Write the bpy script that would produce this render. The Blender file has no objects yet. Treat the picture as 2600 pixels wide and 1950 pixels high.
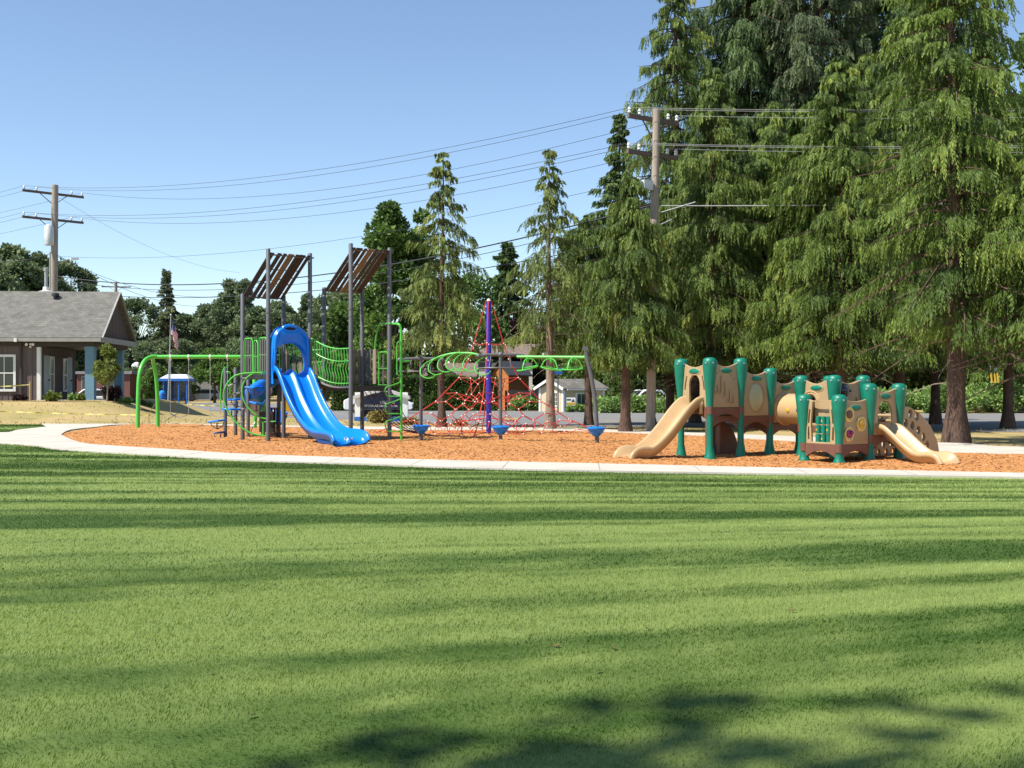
import bpy, bmesh, math, random
import numpy as np
from mathutils import Vector, Matrix
from mathutils.geometry import delaunay_2d_cdt

random.seed(7)
RNG = np.random.default_rng(11)
R = math.radians
C = bpy.context.scene.collection
sc = bpy.context.scene

# ---------------------------------------------------------------- camera, sky, sun
F = 2900.0; CU = 1300.0; HV = 985.0; CAMZ = 1.6      # focal length and horizon in photograph pixels
cam_d = bpy.data.cameras.new('camera'); cam = bpy.data.objects.new('camera', cam_d); C.objects.link(cam)
cam.location = (0, 0, CAMZ); cam.rotation_euler = (R(90), 0, 0)
cam_d.sensor_width = 36; cam_d.lens = 36 * F / 2600; cam_d.shift_y = 10 / 2600
cam_d.clip_start = 0.1; cam_d.clip_end = 3000
sc.camera = cam

SUN_AZ, SUN_EL = 60, 54                                # degrees left of straight behind the camera, and up
sd = Vector((-math.sin(R(SUN_AZ)) * math.cos(R(SUN_EL)), -math.cos(R(SUN_AZ)) * math.cos(R(SUN_EL)), math.sin(R(SUN_EL))))
w = bpy.data.worlds.new("World"); sc.world = w; w.use_nodes = True
nt = w.node_tree; nt.nodes.clear()
sky = nt.nodes.new('ShaderNodeTexSky'); sky.sky_type = 'NISHITA'; sky.sun_disc = False
sky.sun_elevation = R(SUN_EL); sky.sun_rotation = math.atan2(sd.x, sd.y)
sky.air_density = 0.95; sky.dust_density = 0.1; sky.ozone_density = 2.0; sky.altitude = 250
bg = nt.nodes.new('ShaderNodeBackground'); bg.inputs[1].default_value = 0.115
wo = nt.nodes.new('ShaderNodeOutputWorld')
nt.links.new(sky.outputs[0], bg.inputs[0]); nt.links.new(bg.outputs[0], wo.inputs[0])
ld = bpy.data.lights.new('sun', 'SUN'); ld.energy = 4.8; ld.angle = R(0.53); ld.color = (1, 0.95, 0.86)
lo = bpy.data.objects.new('sun', ld); C.objects.link(lo); lo.rotation_euler = sd.to_track_quat('Z', 'Y').to_euler()
lo.location = (-20, -20, 40)
sc.view_settings.view_transform = 'Standard'; sc.view_settings.look = 'None'
sc.view_settings.exposure = 0.66; sc.view_settings.gamma = 1
sc.render.engine = 'CYCLES'
sc.cycles.max_bounces = 6; sc.cycles.diffuse_bounces = 3; sc.cycles.transparent_max_bounces = 8
sc.cycles.caustics_reflective = False; sc.cycles.caustics_refractive = False

# ---------------------------------------------------------------- helpers
def at(u, v, Y):                      # photograph pixel at distance Y -> world point
    return Vector(((u - CU) / F * Y, Y, CAMZ - (v - HV) / F * Y))
def gp(u, v):                         # photograph pixel on the ground z = 0
    Y = CAMZ * F / (v - HV)
    return ((u - CU) / F * Y, Y)
def hx(u, Y): return (u - CU) / F * Y
def hz(v, Y): return CAMZ - (v - HV) / F * Y

MATS = {}
def newmat(name):
    m = bpy.data.materials.new(name); m.use_nodes = True
    MATS[name] = m
    return m, m.node_tree, m.node_tree.nodes['Principled BSDF']
def pm(name, col, rough=0.5, var=0.12, scale=3.0, bump=0.0, bscale=40.0, metal=0.0, spec=0.5, stretch=(1, 1, 1), col2=None):
    """painted / plain procedural surface: a base colour with soft mottling and a little bump"""
    m, t, b = newmat(name)
    tc = t.nodes.new('ShaderNodeTexCoord'); mp = t.nodes.new('ShaderNodeMapping'); mp.inputs['Scale'].default_value = stretch
    t.links.new(tc.outputs['Object'], mp.inputs[0])
    n = t.nodes.new('ShaderNodeTexNoise'); n.inputs['Scale'].default_value = scale; n.inputs['Detail'].default_value = 5
    t.links.new(mp.outputs[0], n.inputs['Vector'])
    mx = t.nodes.new('ShaderNodeMix'); mx.data_type = 'RGBA'
    c2 = col2 if col2 else tuple(min(1, c * (1 + var)) for c in col)
    c1 = col if col2 else tuple(c * (1 - var) for c in col)
    mr = t.nodes.new('ShaderNodeMapRange'); mr.inputs[1].default_value = 0.3; mr.inputs[2].default_value = 0.7
    t.links.new(n.outputs[0], mr.inputs[0]); t.links.new(mr.outputs[0], mx.inputs[0])
    mx.inputs[6].default_value = (*c1, 1); mx.inputs[7].default_value = (*c2, 1)
    t.links.new(mx.outputs[2], b.inputs['Base Color'])
    b.inputs['Roughness'].default_value = rough; b.inputs['Metallic'].default_value = metal
    b.inputs['Specular IOR Level'].default_value = spec
    if bump:
        n2 = t.nodes.new('ShaderNodeTexNoise'); n2.inputs['Scale'].default_value = bscale; n2.inputs['Detail'].default_value = 4
        t.links.new(mp.outputs[0], n2.inputs['Vector'])
        bp = t.nodes.new('ShaderNodeBump'); bp.inputs['Strength'].default_value = bump; bp.inputs['Distance'].default_value = 0.02
        t.links.new(n2.outputs[0], bp.inputs['Height']); t.links.new(bp.outputs[0], b.inputs['Normal'])
    return m
def leafmat(name, dark, light, tip=None, trans=0.25, rough=0.6):
    """foliage: per-leaf tint attribute picks between dark and light leaves, some light passes through"""
    m, t, b = newmat(name)
    a = t.nodes.new('ShaderNodeAttribute'); a.attribute_name = 'tint'
    cr = t.nodes.new('ShaderNodeValToRGB'); e = cr.color_ramp.elements
    e[0].position = 0.0; e[0].color = (*dark, 1); e[1].position = 0.75; e[1].color = (*light, 1)
    if tip:
        x = e.new(1.0); x.color = (*tip, 1)
    t.links.new(a.outputs['Fac'], cr.inputs[0]); t.links.new(cr.outputs[0], b.inputs['Base Color'])
    b.inputs['Roughness'].default_value = rough; b.inputs['Specular IOR Level'].default_value = 0.3
    tr = t.nodes.new('ShaderNodeBsdfTranslucent'); t.links.new(cr.outputs[0], tr.inputs[0])
    ms = t.nodes.new('ShaderNodeMixShader'); ms.inputs[0].default_value = trans
    o = t.nodes['Material Output']
    t.links.new(b.outputs[0], ms.inputs[1]); t.links.new(tr.outputs[0], ms.inputs[2]); t.links.new(ms.outputs[0], o.inputs[0])
    return m

def tag(o, label=None, cat=None, group=None, kind=None):
    if label: o['label'] = label
    if cat: o['category'] = cat
    if group: o['group'] = group
    if kind: o['kind'] = kind
    return o
ORIG = {}                              # world position of every object's origin (all rotations are zero at build time)
def thing(name, loc, label, cat, group=None):
    o = bpy.data.objects.new(name, None); C.objects.link(o); o.location = loc; o.empty_display_size = 0.3
    ORIG[o.name] = Vector(loc)
    return tag(o, label, cat, group)
def copy_tree(o, dx=0, dy=0, dz=0, parent=None):
    c = o.copy(); C.objects.link(c)
    ORIG[c.name] = ORIG[o.name] + Vector((dx, dy, dz)) if o.name in ORIG else Vector((0, 0, 0))
    if parent: c.parent = parent
    else: c.location = o.location + Vector((dx, dy, dz))
    for ch in list(o.children): copy_tree(ch, dx, dy, dz, c)
    return c

class MB:
    """collects shapes in world space, links them as ONE mesh object"""
    def __init__(s): s.v = []; s.f = []; s.m = []; s.mi = 0
    def mat(s, i): s.mi = i; return s
    def add(s, vs, fs):
        b = len(s.v); s.v += [tuple(p) for p in vs]; s.f += [tuple(b + i for i in f) for f in fs]; s.m += [s.mi] * len(fs)
        return s
    def box(s, c, d, ax=None):
        """centre, full size, optional axes (ex, ey, ez)"""
        ex, ey, ez = ax if ax else (Vector((1, 0, 0)), Vector((0, 1, 0)), Vector((0, 0, 1)))
        c = Vector(c); vs = []
        for k in (-.5, .5):
            for j in (-.5, .5):
                for i in (-.5, .5): vs.append(c + ex * (i * d[0]) + ey * (j * d[1]) + ez * (k * d[2]))
        return s.add(vs, [(0, 2, 3, 1), (4, 5, 7, 6), (0, 1, 5, 4), (2, 6, 7, 3), (0, 4, 6, 2), (1, 3, 7, 5)])
    def bar(s, a, b, wd, ht, up=(0, 0, 1)):
        """rectangular bar from a to b"""
        a = Vector(a); b = Vector(b); ex = (b - a); L = ex.length; ex.normalize()
        up = Vector(up)
        ey = up.cross(ex)
        if ey.length < 1e-5: ey = Vector((1, 0, 0)).cross(ex)
        ey.normalize(); ez = ex.cross(ey)
        return s.box((a + b) / 2, (L, wd, ht), (ex, ey, ez))
    def tube(s, pts, r, n=8, closed=False, cap=True):
        pts = [Vector(p) for p in pts]; N = len(pts)
        rs = r if isinstance(r, (list, tuple)) else [r] * N
        T = []
        for i in range(N):
            if closed: t = pts[(i + 1) % N] - pts[i - 1]
            else: t = pts[min(i + 1, N - 1)] - pts[max(i - 1, 0)]
            T.append(t.normalized())
        up = Vector((0, 0, 1)) if abs(T[0].z) < 0.9 else Vector((0, 1, 0))
        u = T[0].cross(up).normalized(); vs = []; fs = []
        for i in range(N):
            u = (u - T[i] * u.dot(T[i]))
            if u.length < 1e-6: u = T[i].orthogonal()
            u.normalize(); w_ = T[i].cross(u)
            for k in range(n):
                a = 2 * math.pi * k / n
                vs.append(pts[i] + (u * math.cos(a) + w_ * math.sin(a)) * rs[i])
        M = N if closed else N - 1
        for i in range(M):
            j = (i + 1) % N
            for k in range(n):
                k2 = (k + 1) % n
                fs.append((i * n + k, i * n + k2, j * n + k2, j * n + k))
        if cap and not closed:
            fs.append(tuple(range(n - 1, -1, -1))); fs.append(tuple((N - 1) * n + k for k in range(n)))
        return s.add(vs, fs)
    def lathe(s, prof, c, n=16, ax=None, sx=1.0, sy=1.0):
        """prof: [(radius, height)]"""
        ex, ey, ez = ax if ax else (Vector((1, 0, 0)), Vector((0, 1, 0)), Vector((0, 0, 1)))
        c = Vector(c); vs = []; fs = []
        for (r, h) in prof:
            for k in range(n):
                a = 2 * math.pi * k / n
                vs.append(c + ez * h + ex * (math.cos(a) * r * sx) + ey * (math.sin(a) * r * sy))
        P = len(prof)
        for i in range(P - 1):
            for k in range(n):
                k2 = (k + 1) % n
                fs.append((i * n + k, i * n + k2, (i + 1) * n + k2, (i + 1) * n + k))
        fs.append(tuple(range(n - 1, -1, -1))); fs.append(tuple((P - 1) * n + k for k in range(n)))
        return s.add(vs, fs)
    def ball(s, c, r, n=8, sz=1.0):
        pr = [(max(1e-3, r * math.sin(math.pi * i / n)), -r * sz * math.cos(math.pi * i / n)) for i in range(n + 1)]
        return s.lathe(pr, c, max(8, n))
    def prism(s, poly, o, ex, ey, th, holes=()):
        """2-D outline (with holes) in the plane o + x*ex + y*ey, thickness th along ex x ey (centred)"""
        o = Vector(o); ex = Vector(ex); ey = Vector(ey); nz = ex.cross(ey).normalized()
        P = [Vector(p) for p in poly]; E = [(i, (i + 1) % len(P)) for i in range(len(P))]
        allp = list(P); loops = [list(range(len(P)))]
        for h in holes:
            b = len(allp); allp += [Vector(p) for p in h]; k = len(h)
            E += [(b + i, b + (i + 1) % k) for i in range(k)]; loops.append(list(range(b, b + k)))
        def area(l): return sum(allp[l[i]].x * allp[l[(i + 1) % len(l)]].y - allp[l[(i + 1) % len(l)]].x * allp[l[i]].y for i in range(len(l)))
        if holes:
            ov, oe, of, ovo, oeo, ofo = delaunay_2d_cdt([Vector((p.x, p.y)) for p in allp], E, [], 1, 1e-6)
            cv = [Vector((p.x, p.y)) for p in ov]
            def pin(q, l):
                r_ = False
                for i in range(len(l)):
                    a, b_ = allp[l[i]], allp[l[(i + 1) % len(l)]]
                    if (a.y > q.y) != (b_.y > q.y) and q.x < (b_.x - a.x) * (q.y - a.y) / (b_.y - a.y) + a.x: r_ = not r_
                return r_
            tri = []
            for f in of:
                q = sum((cv[i] for i in f), Vector((0, 0))) / len(f)
                if pin(q, loops[0]) and not any(pin(q, l) for l in loops[1:]): tri.append(tuple(f))
        else:
            cv = allp; tri = [tuple(range(len(P)))] if area(loops[0]) > 0 else [tuple(range(len(P) - 1, -1, -1))]
        f3 = lambda p, d: o + ex * p.x + ey * p.y + nz * d
        n_ = len(cv)
        vs = [f3(p, th / 2) for p in cv] + [f3(p, -th / 2) for p in cv]
        fs = [t for t in tri] + [tuple(n_ + i for i in reversed(t)) for t in tri]
        # walls use their own vertices
        for li, l in enumerate(loops):
            ccw = area(l) > 0
            if li > 0: ccw = not ccw
            b = len(vs); k = len(l)
            for i in l: vs.append(f3(allp[i], th / 2))
            for i in l: vs.append(f3(allp[i], -th / 2))
            for i in range(k):
                j = (i + 1) % k
                q = (b + i, b + k + i, b + k + j, b + j)
                if not (ccw ^ (li > 0)): q = q[::-1]
                fs.append(q)
        return s.add(vs, fs)
    def build(s, name, mats, parent=None, sharp=38, bevel=0, loc=None, weld=True, bseg=2, noshade=False):
        me = bpy.data.meshes.new(name)
        off = ORIG[parent.name] if parent else (Vector(loc) if loc else Vector((0, 0, 0)))
        me.from_pydata([(x - off.x, y - off.y, z - off.z) for x, y, z in s.v], [], s.f)
        if not isinstance(mats, (list, tuple)): mats = [mats]
        for m in mats: me.materials.append(m)
        if len(mats) > 1: me.polygons.foreach_set('material_index', s.m)
        if weld:
            bm = bmesh.new(); bm.from_mesh(me); bmesh.ops.remove_doubles(bm, verts=bm.verts, dist=1e-4)
            bmesh.ops.recalc_face_normals(bm, faces=bm.faces); bm.to_mesh(me); bm.free()
        me.update()
        if not noshade:
            me.polygons.foreach_set('use_smooth', [True] * len(me.polygons))
            me.set_sharp_from_angle(angle=R(sharp))
        o = bpy.data.objects.new(name, me); C.objects.link(o)
        if parent: o.parent = parent
        else: o.location = off
        ORIG[o.name] = off
        if bevel:
            b = o.modifiers.new('bevel', 'BEVEL'); b.width = bevel; b.segments = bseg; b.limit_method = 'ANGLE'; b.angle_limit = R(40); b.harden_normals = True
        return o
def npmesh(name, V, nper, mats, parent=None, loc=None, tint=None, smooth=False, matidx=None):
    """mesh of independent polygons with nper corners each, V is (n*nper, 3)"""
    off = ORIG[parent.name] if parent else (Vector(loc) if loc is not None else Vector((0, 0, 0)))
    V = (V - np.array(off[:])).astype(np.float32); n = len(V) // nper
    me = bpy.data.meshes.new(name)
    me.vertices.add(len(V)); me.vertices.foreach_set('co', V.ravel())
    me.loops.add(n * nper); me.loops.foreach_set('vertex_index', np.arange(n * nper, dtype=np.int32))
    me.polygons.add(n); me.polygons.foreach_set('loop_start', np.arange(0, n * nper, nper, dtype=np.int32))
    if not isinstance(mats, (list, tuple)): mats = [mats]
    for m in mats: me.materials.append(m)
    if matidx is not None: me.polygons.foreach_set('material_index', matidx.astype(np.int32))
    if tint is not None:
        a = me.attributes.new('tint', 'FLOAT', 'FACE'); a.data.foreach_set('value', tint.astype(np.float32))
    me.update(calc_edges=True)
    o = bpy.data.objects.new(name, me); C.objects.link(o)
    if parent: o.parent = parent
    else: o.location = off
    ORIG[o.name] = off
    return o
def spline(pts, k=6):
    """Catmull-Rom through the points"""
    P = [Vector(p) for p in pts]; out = []
    for i in range(len(P) - 1):
        a = P[max(i - 1, 0)]; b = P[i]; c = P[i + 1]; d = P[min(i + 2, len(P) - 1)]
        for j in range(k):
            t = j / k
            out.append(0.5 * ((2 * b) + (c - a) * t + (2 * a - 5 * b + 4 * c - d) * t * t + (3 * b - a - 3 * c + d) * t ** 3))
    out.append(P[-1]); return out
def ell(cx, cy, rx, ry, n=20, a0=0, a1=2 * math.pi, ccw=True):
    L = [(cx + rx * math.cos(a0 + (a1 - a0) * i / n), cy + ry * math.sin(a0 + (a1 - a0) * i / n)) for i in range(n + (0 if abs(a1 - a0 - 2 * math.pi) < 1e-6 else 1))]
    return L
def sm(a, b, x):
    t = np.clip((x - a) / (b - a), 0, 1); return t * t * (3 - 2 * t)
# ---------------------------------------------------------------- materials of the setting
M_dry = pm('dry_grass', (0.42, 0.31, 0.15), 0.9, scale=0.35, col2=(0.29, 0.245, 0.10), bump=0.6, bscale=18, spec=0.1)
M_soil = pm('bark_soil', (0.12, 0.07, 0.045), 0.95, 0.3, 4, bump=0.6, bscale=25, spec=0.1)
M_asph = pm('asphalt', (0.2, 0.195, 0.19), 0.85, 0.1, 0.6, bump=0.15, bscale=60, spec=0.2, stretch=(0.3, 1.5, 1))
M_conc = pm('concrete', (0.50, 0.46, 0.39), 0.85, 0.12, 0.8, bump=0.1, bscale=50, spec=0.2)
M_white = pm('white_paint', (0.75, 0.74, 0.7), 0.5, 0.04)
M_conc2 = M_conc

def lattice_noise(seed, nx=64):
    g = np.random.default_rng(seed).random((nx, nx))
    def f(x, y):
        x = np.asarray(x, float); y = np.asarray(y, float)
        xi = np.floor(x).astype(int); yi = np.floor(y).astype(int); fx = x - xi; fy = y - yi
        fx = fx * fx * (3 - 2 * fx); fy = fy * fy * (3 - 2 * fy)
        a = g[xi % nx, yi % nx]; b = g[(xi + 1) % nx, yi % nx]; c = g[xi % nx, (yi + 1) % nx]; d = g[(xi + 1) % nx, (yi + 1) % nx]
        return (a * (1 - fx) + b * fx) * (1 - fy) + (c * (1 - fx) + d * fx) * fy
    return f
N1, N2, N3 = lattice_noise(1), lattice_noise(2), lattice_noise(3)
def inside(px, py, poly):
    px = np.asarray(px); py = np.asarray(py); r = np.zeros(px.shape, bool); n = len(poly)
    for i in range(n):
        x1, y1 = poly[i]; x2, y2 = poly[(i + 1) % n]
        if y1 == y2: continue
        c = ((y1 > py) != (y2 > py)) & (px < (x2 - x1) * (py - y1) / (y2 - y1) + x1)
        r ^= c
    return r
def dist_edge(px, py, poly):
    px = np.asarray(px, float); py = np.asarray(py, float); d = np.full(px.shape, 1e9); n = len(poly)
    for i in range(n):
        x1, y1 = poly[i]; x2, y2 = poly[(i + 1) % n]; dx, dy = x2 - x1, y2 - y1; L = dx * dx + dy * dy + 1e-12
        t = np.clip(((px - x1) * dx + (py - y1) * dy) / L, 0, 1)
        d = np.minimum(d, np.hypot(px - x1 - t * dx, py - y1 - t * dy))
    return d
def gz(x, y):                          # height of the dry ground: the bank that carries the brown building
    m = 0.96 * sm(50.8, 57.3, y) * (1 - sm(-20.7, -16.4, x)) * (1 - sm(66, 73, y))
    return m

near_out = [(0, 1129), (163, 1145.6), (407, 1160), (602, 1172), (900, 1182), (1293, 1196), (1880, 1207), (2233, 1212), (2600, 1218)]
near_in = [(154.6, 1107), (203, 1127), (285, 1135.5), (447.6, 1145.6), (610, 1156.6), (900, 1167), (1250, 1176), (1528, 1182.5), (1880, 1191), (2233, 1199), (2600, 1207)]
far_in = [(2600, 1158), (2460, 1155), (2375, 1151), (2200, 1135), (1978, 1121), (1918, 1118), (1779, 1109), (1650, 1104), (1540, 1099.5), (1300, 1095.5), (980, 1094), (700, 1088), (504, 1080.5), (307, 1080.5), (244, 1086.6), (179, 1094)]
far_out = [(2600, 1139), (2460, 1130), (2375, 1127), (2200, 1119), (2060, 1113), (1918, 1107), (1779, 1102), (1600, 1096), (1500, 1091.5), (1300, 1088), (980, 1086.5), (700, 1083), (504, 1078.7), (106, 1078.5), (120, 1086), (81, 1090), (41, 1095), (0, 1101)]
def smooth_poly(P, k=5): return [(p.x, p.y) for p in spline([(x, y, 0) for x, y in P], k)]
G = lambda L: [gp(*p) for p in L]
no, ni, fi, fo = G(near_out), G(near_in), G(far_in), G(far_out)
ring_out = smooth_poly([(-30, 38.5), (-22, 34.5)] + no + [(14, 18.6), (22, 20), (27, 26)])[:-1] + smooth_poly([(27, 26), (19, 30.5)] + fo[:13], 4) + [fo[13]] + smooth_poly(fo[14:] + [(-22, 43), (-30, 47.5)], 4)
mulch_poly = smooth_poly(ni + [(13.5, 19.9), (19, 21.5), (20.5, 24.5), (17, 27)] + fi[:-1] + [fi[-1], ni[0]], 4)[:-1]

def grid_mesh(name, xs, ys, zf, mats, keep=None, midx=None, tint=None, kind='structure', smooth=True):
    X, Y = np.meshgrid(xs, ys); Z = zf(X, Y); nx = len(xs)
    V = np.stack([X, Y, Z], -1).reshape(-1, 3)
    i, j = np.meshgrid(np.arange(len(xs) - 1), np.arange(len(ys) - 1)); a = (j * nx + i).ravel()
    Fc = np.stack([a, a + 1, a + 1 + nx, a + nx], -1)
    cx = V[Fc].mean(1)
    if keep is not None:
        k = keep(cx[:, 0], cx[:, 1]); Fc = Fc[k]; cx = cx[k]
    used, inv = np.unique(Fc, return_inverse=True); V = V[used]; Fc = inv.reshape(-1, 4)
    me = bpy.data.meshes.new(name); me.vertices.add(len(V)); me.vertices.foreach_set('co', V.astype(np.float32).ravel())
    me.loops.add(Fc.size); me.loops.foreach_set('vertex_index', Fc.astype(np.int32).ravel())
    me.polygons.add(len(Fc)); me.polygons.foreach_set('loop_start', np.arange(0, Fc.size, 4, dtype=np.int32))
    for m in (mats if isinstance(mats, list) else [mats]): me.materials.append(m)
    if midx is not None: me.polygons.foreach_set('material_index', midx(cx[:, 0], cx[:, 1]).astype(np.int32))
    if tint is not None:
        at_ = me.attributes.new('tint', 'FLOAT', 'POINT'); at_.data.foreach_set('value', tint(V[:, 0], V[:, 1]).astype(np.float32))
    me.update(calc_edges=True)
    if smooth: me.polygons.foreach_set('use_smooth', [True] * len(me.polygons))
    o = bpy.data.objects.new(name, me); C.objects.link(o); tag(o, kind=kind); return o

# ground: one sheet to the horizon
xs = np.unique(np.concatenate([[-2500, -1200, -600, -300, -180, -120, -90], np.arange(-70, 60, 0.7), [60, 80, 110, 160, 300, 600, 1200, 2500]]))
ys = np.unique(np.concatenate([[-600, -200, -80, -30, 0, 15], np.arange(25, 90, 0.7), [95, 110, 140, 200, 300, 500, 900, 1600, 2800]]))
grid_mesh('ground', xs, ys, lambda X, Y: gz(X, Y) + 0.03 * (N1(X * .4, Y * .4) - .5) * sm(48, 52, Y) * (1 - sm(70, 75, Y)), M_dry)

# road and car park, one asphalt sheet behind the playground
road_near = G([(2750, 1099), (2600, 1098), (2400, 1095), (1700, 1084), (1300, 1083), (1000, 1073), (800, 1062), (600, 1057), (560, 1054.5), (430, 1042)])
b = MB()
b.add([(x, y, 0.012) for x, y in [(60, 38.5)] + road_near + [(-30, 95), (-60, 112), (-60, 128), (-20, 118), (-15, 84), (0, 79), (17, 73.5), (33, 70.5), (80, 68)]], [tuple(range(len(road_near) + 10))])
o = b.build('road', M_asph, weld=False, noshade=True); tag(o, kind='structure')

# green lawn and its blades
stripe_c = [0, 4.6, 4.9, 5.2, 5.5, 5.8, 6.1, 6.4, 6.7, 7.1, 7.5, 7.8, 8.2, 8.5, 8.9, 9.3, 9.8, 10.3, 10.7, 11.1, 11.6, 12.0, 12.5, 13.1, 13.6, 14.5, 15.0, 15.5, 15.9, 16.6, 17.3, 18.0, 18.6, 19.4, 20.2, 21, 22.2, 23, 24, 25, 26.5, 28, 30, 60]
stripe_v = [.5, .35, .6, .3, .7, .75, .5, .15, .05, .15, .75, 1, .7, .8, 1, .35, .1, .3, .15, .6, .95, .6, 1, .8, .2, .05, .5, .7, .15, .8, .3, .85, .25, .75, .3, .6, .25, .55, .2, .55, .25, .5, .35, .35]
def stripe(x, y):  # stripe brightness of bent blades, painted into the lawn and blade colour
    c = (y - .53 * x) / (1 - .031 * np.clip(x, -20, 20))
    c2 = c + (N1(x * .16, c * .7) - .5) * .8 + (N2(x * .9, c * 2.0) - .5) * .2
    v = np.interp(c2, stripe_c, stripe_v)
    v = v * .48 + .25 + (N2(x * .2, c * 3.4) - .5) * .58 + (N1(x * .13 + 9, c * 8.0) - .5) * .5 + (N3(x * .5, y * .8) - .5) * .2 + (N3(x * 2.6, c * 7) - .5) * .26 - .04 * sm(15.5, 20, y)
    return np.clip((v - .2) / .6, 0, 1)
lawn_poly = [(-60, -20), (60, -20), (60, 30)] + [(27, 26), (14, 19.5)] + [(x, y + .3) for x, y in no[::-1]] + [(-22, 35.5), (-30, 39.5), (-60, 45)]
wedge_poly = [(-45, 49.6), fo[13], (fo[14][0] + .1, fo[14][1]), (fo[15][0], fo[15][1] - .2), (fo[16][0], fo[16][1] - .3), (fo[17][0], fo[17][1] - .4), (-22, 42.6), (-30, 47), (-45, 49.4)]
def in_lawn(x, y): return inside(x, y, lawn_poly) | inside(x, y, wedge_poly)
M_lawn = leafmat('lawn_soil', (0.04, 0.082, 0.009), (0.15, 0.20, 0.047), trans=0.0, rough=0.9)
grid_mesh('lawn', np.arange(-60, 60, 0.3), np.arange(-20, 50, 0.3), lambda X, Y: 0.012 + 0 * X, M_lawn, keep=in_lawn, tint=stripe)  # sheet colour carries the painted stripe light and shade
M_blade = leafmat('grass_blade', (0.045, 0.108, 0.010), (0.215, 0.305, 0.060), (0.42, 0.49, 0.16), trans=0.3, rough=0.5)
PV, PT = [], []
for (y0, y1, dens, wd, ht) in ((4.2, 7, 7000, .0032, .030), (7, 10, 4600, .0045, .032), (10, 16, 2000, .007, .034), (16, 25, 850, .012, .04), (25, 50, 340, .022, .045)):
    hw = 0.47 * y1 + (4.5 if y1 < 20 else 2.5)
    n = int((2 * hw) * (y1 - y0) * dens)
    x = RNG.uniform(-hw, hw, n); y = RNG.uniform(y0, y1, n)
    k = (np.abs(x) < .46 * y + (4.2 if y1 < 20 else 2.2)) & in_lawn(x, y)
    x, y = x[k], y[k]; k = ~inside(x, y, ring_out) if y1 > 16 else np.ones(len(x), bool)
    x, y = x[k], y[k]; n = len(x)
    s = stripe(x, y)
    yaw = RNG.uniform(0, 2 * np.pi, n); a = RNG.uniform(0, .45, n)
    # mown lean: away from the viewer where the stripe is light, towards it where dark
    lx = np.cos(yaw) * a + .25; ly = np.sin(yaw) * a + (s - .45) * 1.3
    h = ht * RNG.uniform(.55, 1.2, n)
    top = np.stack([x + lx * h, y + ly * h, h * .9], -1)
    wx, wy = np.cos(yaw) * wd / 2, np.sin(yaw) * wd / 2 * .6
    wx = np.where(np.abs(wx) < wd * .2, wd * .3, wx)
    b0 = np.stack([x - wx, y - wy, np.zeros(n) + .005], -1); b1 = np.stack([x + wx, y + wy, np.zeros(n) + .005], -1)
    mid = np.stack([x + lx * h * .35, y + ly * h * .35, h * .6], -1); o_ = np.stack([wx, wy, 0 * x], -1)
    PV.append(np.stack([b0, b1, mid + o_ * .8, top], 1).reshape(-1, 3))
    PT.append(np.clip(s * .86 + RNG.normal(-.02, .11, n) + (RNG.random(n) < .03) * .4, 0, 1))  # besides the lean, stripe light and shade is put into blade colour
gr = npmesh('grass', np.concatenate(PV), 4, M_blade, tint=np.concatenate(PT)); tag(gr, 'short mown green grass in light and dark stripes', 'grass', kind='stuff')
del PV, PT

# concrete path ring round the bark, with joints
b = MB(); b.prism(ring_out, (0, 0, -.03), (1, 0, 0), (0, 1, 0), .16, holes=[mulch_poly])
m, t, bs = MATS['concrete'], MATS['concrete'].node_tree, MATS['concrete'].node_tree.nodes['Principled BSDF']
b.mat(1)
for x in np.arange(-15, 12.5, 1.85):
    ya, yb = np.interp(x, [p[0] for p in no], [p[1] for p in no]), np.interp(x + .12, [p[0] for p in ni], [p[1] for p in ni])
    b.add([(x, ya + .03, .052), (x + .018, ya + .03, .052), (x + .138, yb - .03, .052), (x + .12, yb - .03, .052)], [(0, 1, 2, 3)])
o = b.build('path', [M_conc, pm('joint_concrete', (.26, .24, .2), .9)], noshade=True); tag(o, kind='structure')  # joints are flat strips in a darker concrete colour

# bark mulch bed
def hm(x, y):
    d = dist_edge(x, y, mulch_poly); i = inside(x, y, mulch_poly)
    z = .015 + .07 * sm(0, .9, d) + (.075 * (N1(x * .9, y * .9) - .5) + .05 * (N2(x * 2.7, y * 2.7) - .5)) * sm(.1, 1.2, d)
    return np.where(i, z, 0.0)
m, t, bs = newmat('bark_mulch')
tc = t.nodes.new('ShaderNodeTexCoord'); mp = t.nodes.new('ShaderNodeMapping'); mp.inputs['Rotation'].default_value = (0, 0, .5); mp.inputs['Scale'].default_value = (1, 1.9, 1)
vo = t.nodes.new('ShaderNodeTexVoronoi'); vo.inputs['Scale'].default_value = 16
t.links.new(tc.outputs['Object'], mp.inputs[0]); t.links.new(mp.outputs[0], vo.inputs['Vector'])
cr = t.nodes.new('ShaderNodeValToRGB'); e = cr.color_ramp.elements
e[0].color = (.38, .165, .054, 1); e[1].color = (.53, .25, .088, 1); t.links.new(vo.outputs['Color'], cr.inputs[0]); t.links.new(cr.outputs[0], bs.inputs['Base Color'])
bp = t.nodes.new('ShaderNodeBump'); bp.inputs['Strength'].default_value = .4; bp.inputs['Distance'].default_value = .02
t.links.new(vo.outputs['Distance'], bp.inputs['Height']); t.links.new(bp.outputs[0], bs.inputs['Normal']); bs.inputs['Roughness'].default_value = .9; bs.inputs['Specular IOR Level'].default_value = .2
M_mulch = m
grid_mesh('mulch_bed', np.arange(-16, 22, .13), np.arange(18, 50, .13), hm, M_mulch, keep=lambda x, y: inside(x, y, mulch_poly) | (dist_edge(x, y, mulch_poly) < .25))
M_chip = leafmat('wood_chip', (.27, .11, .037), (.55, .26, .092), (.78, .50, .26), trans=0, rough=.85)
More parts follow.
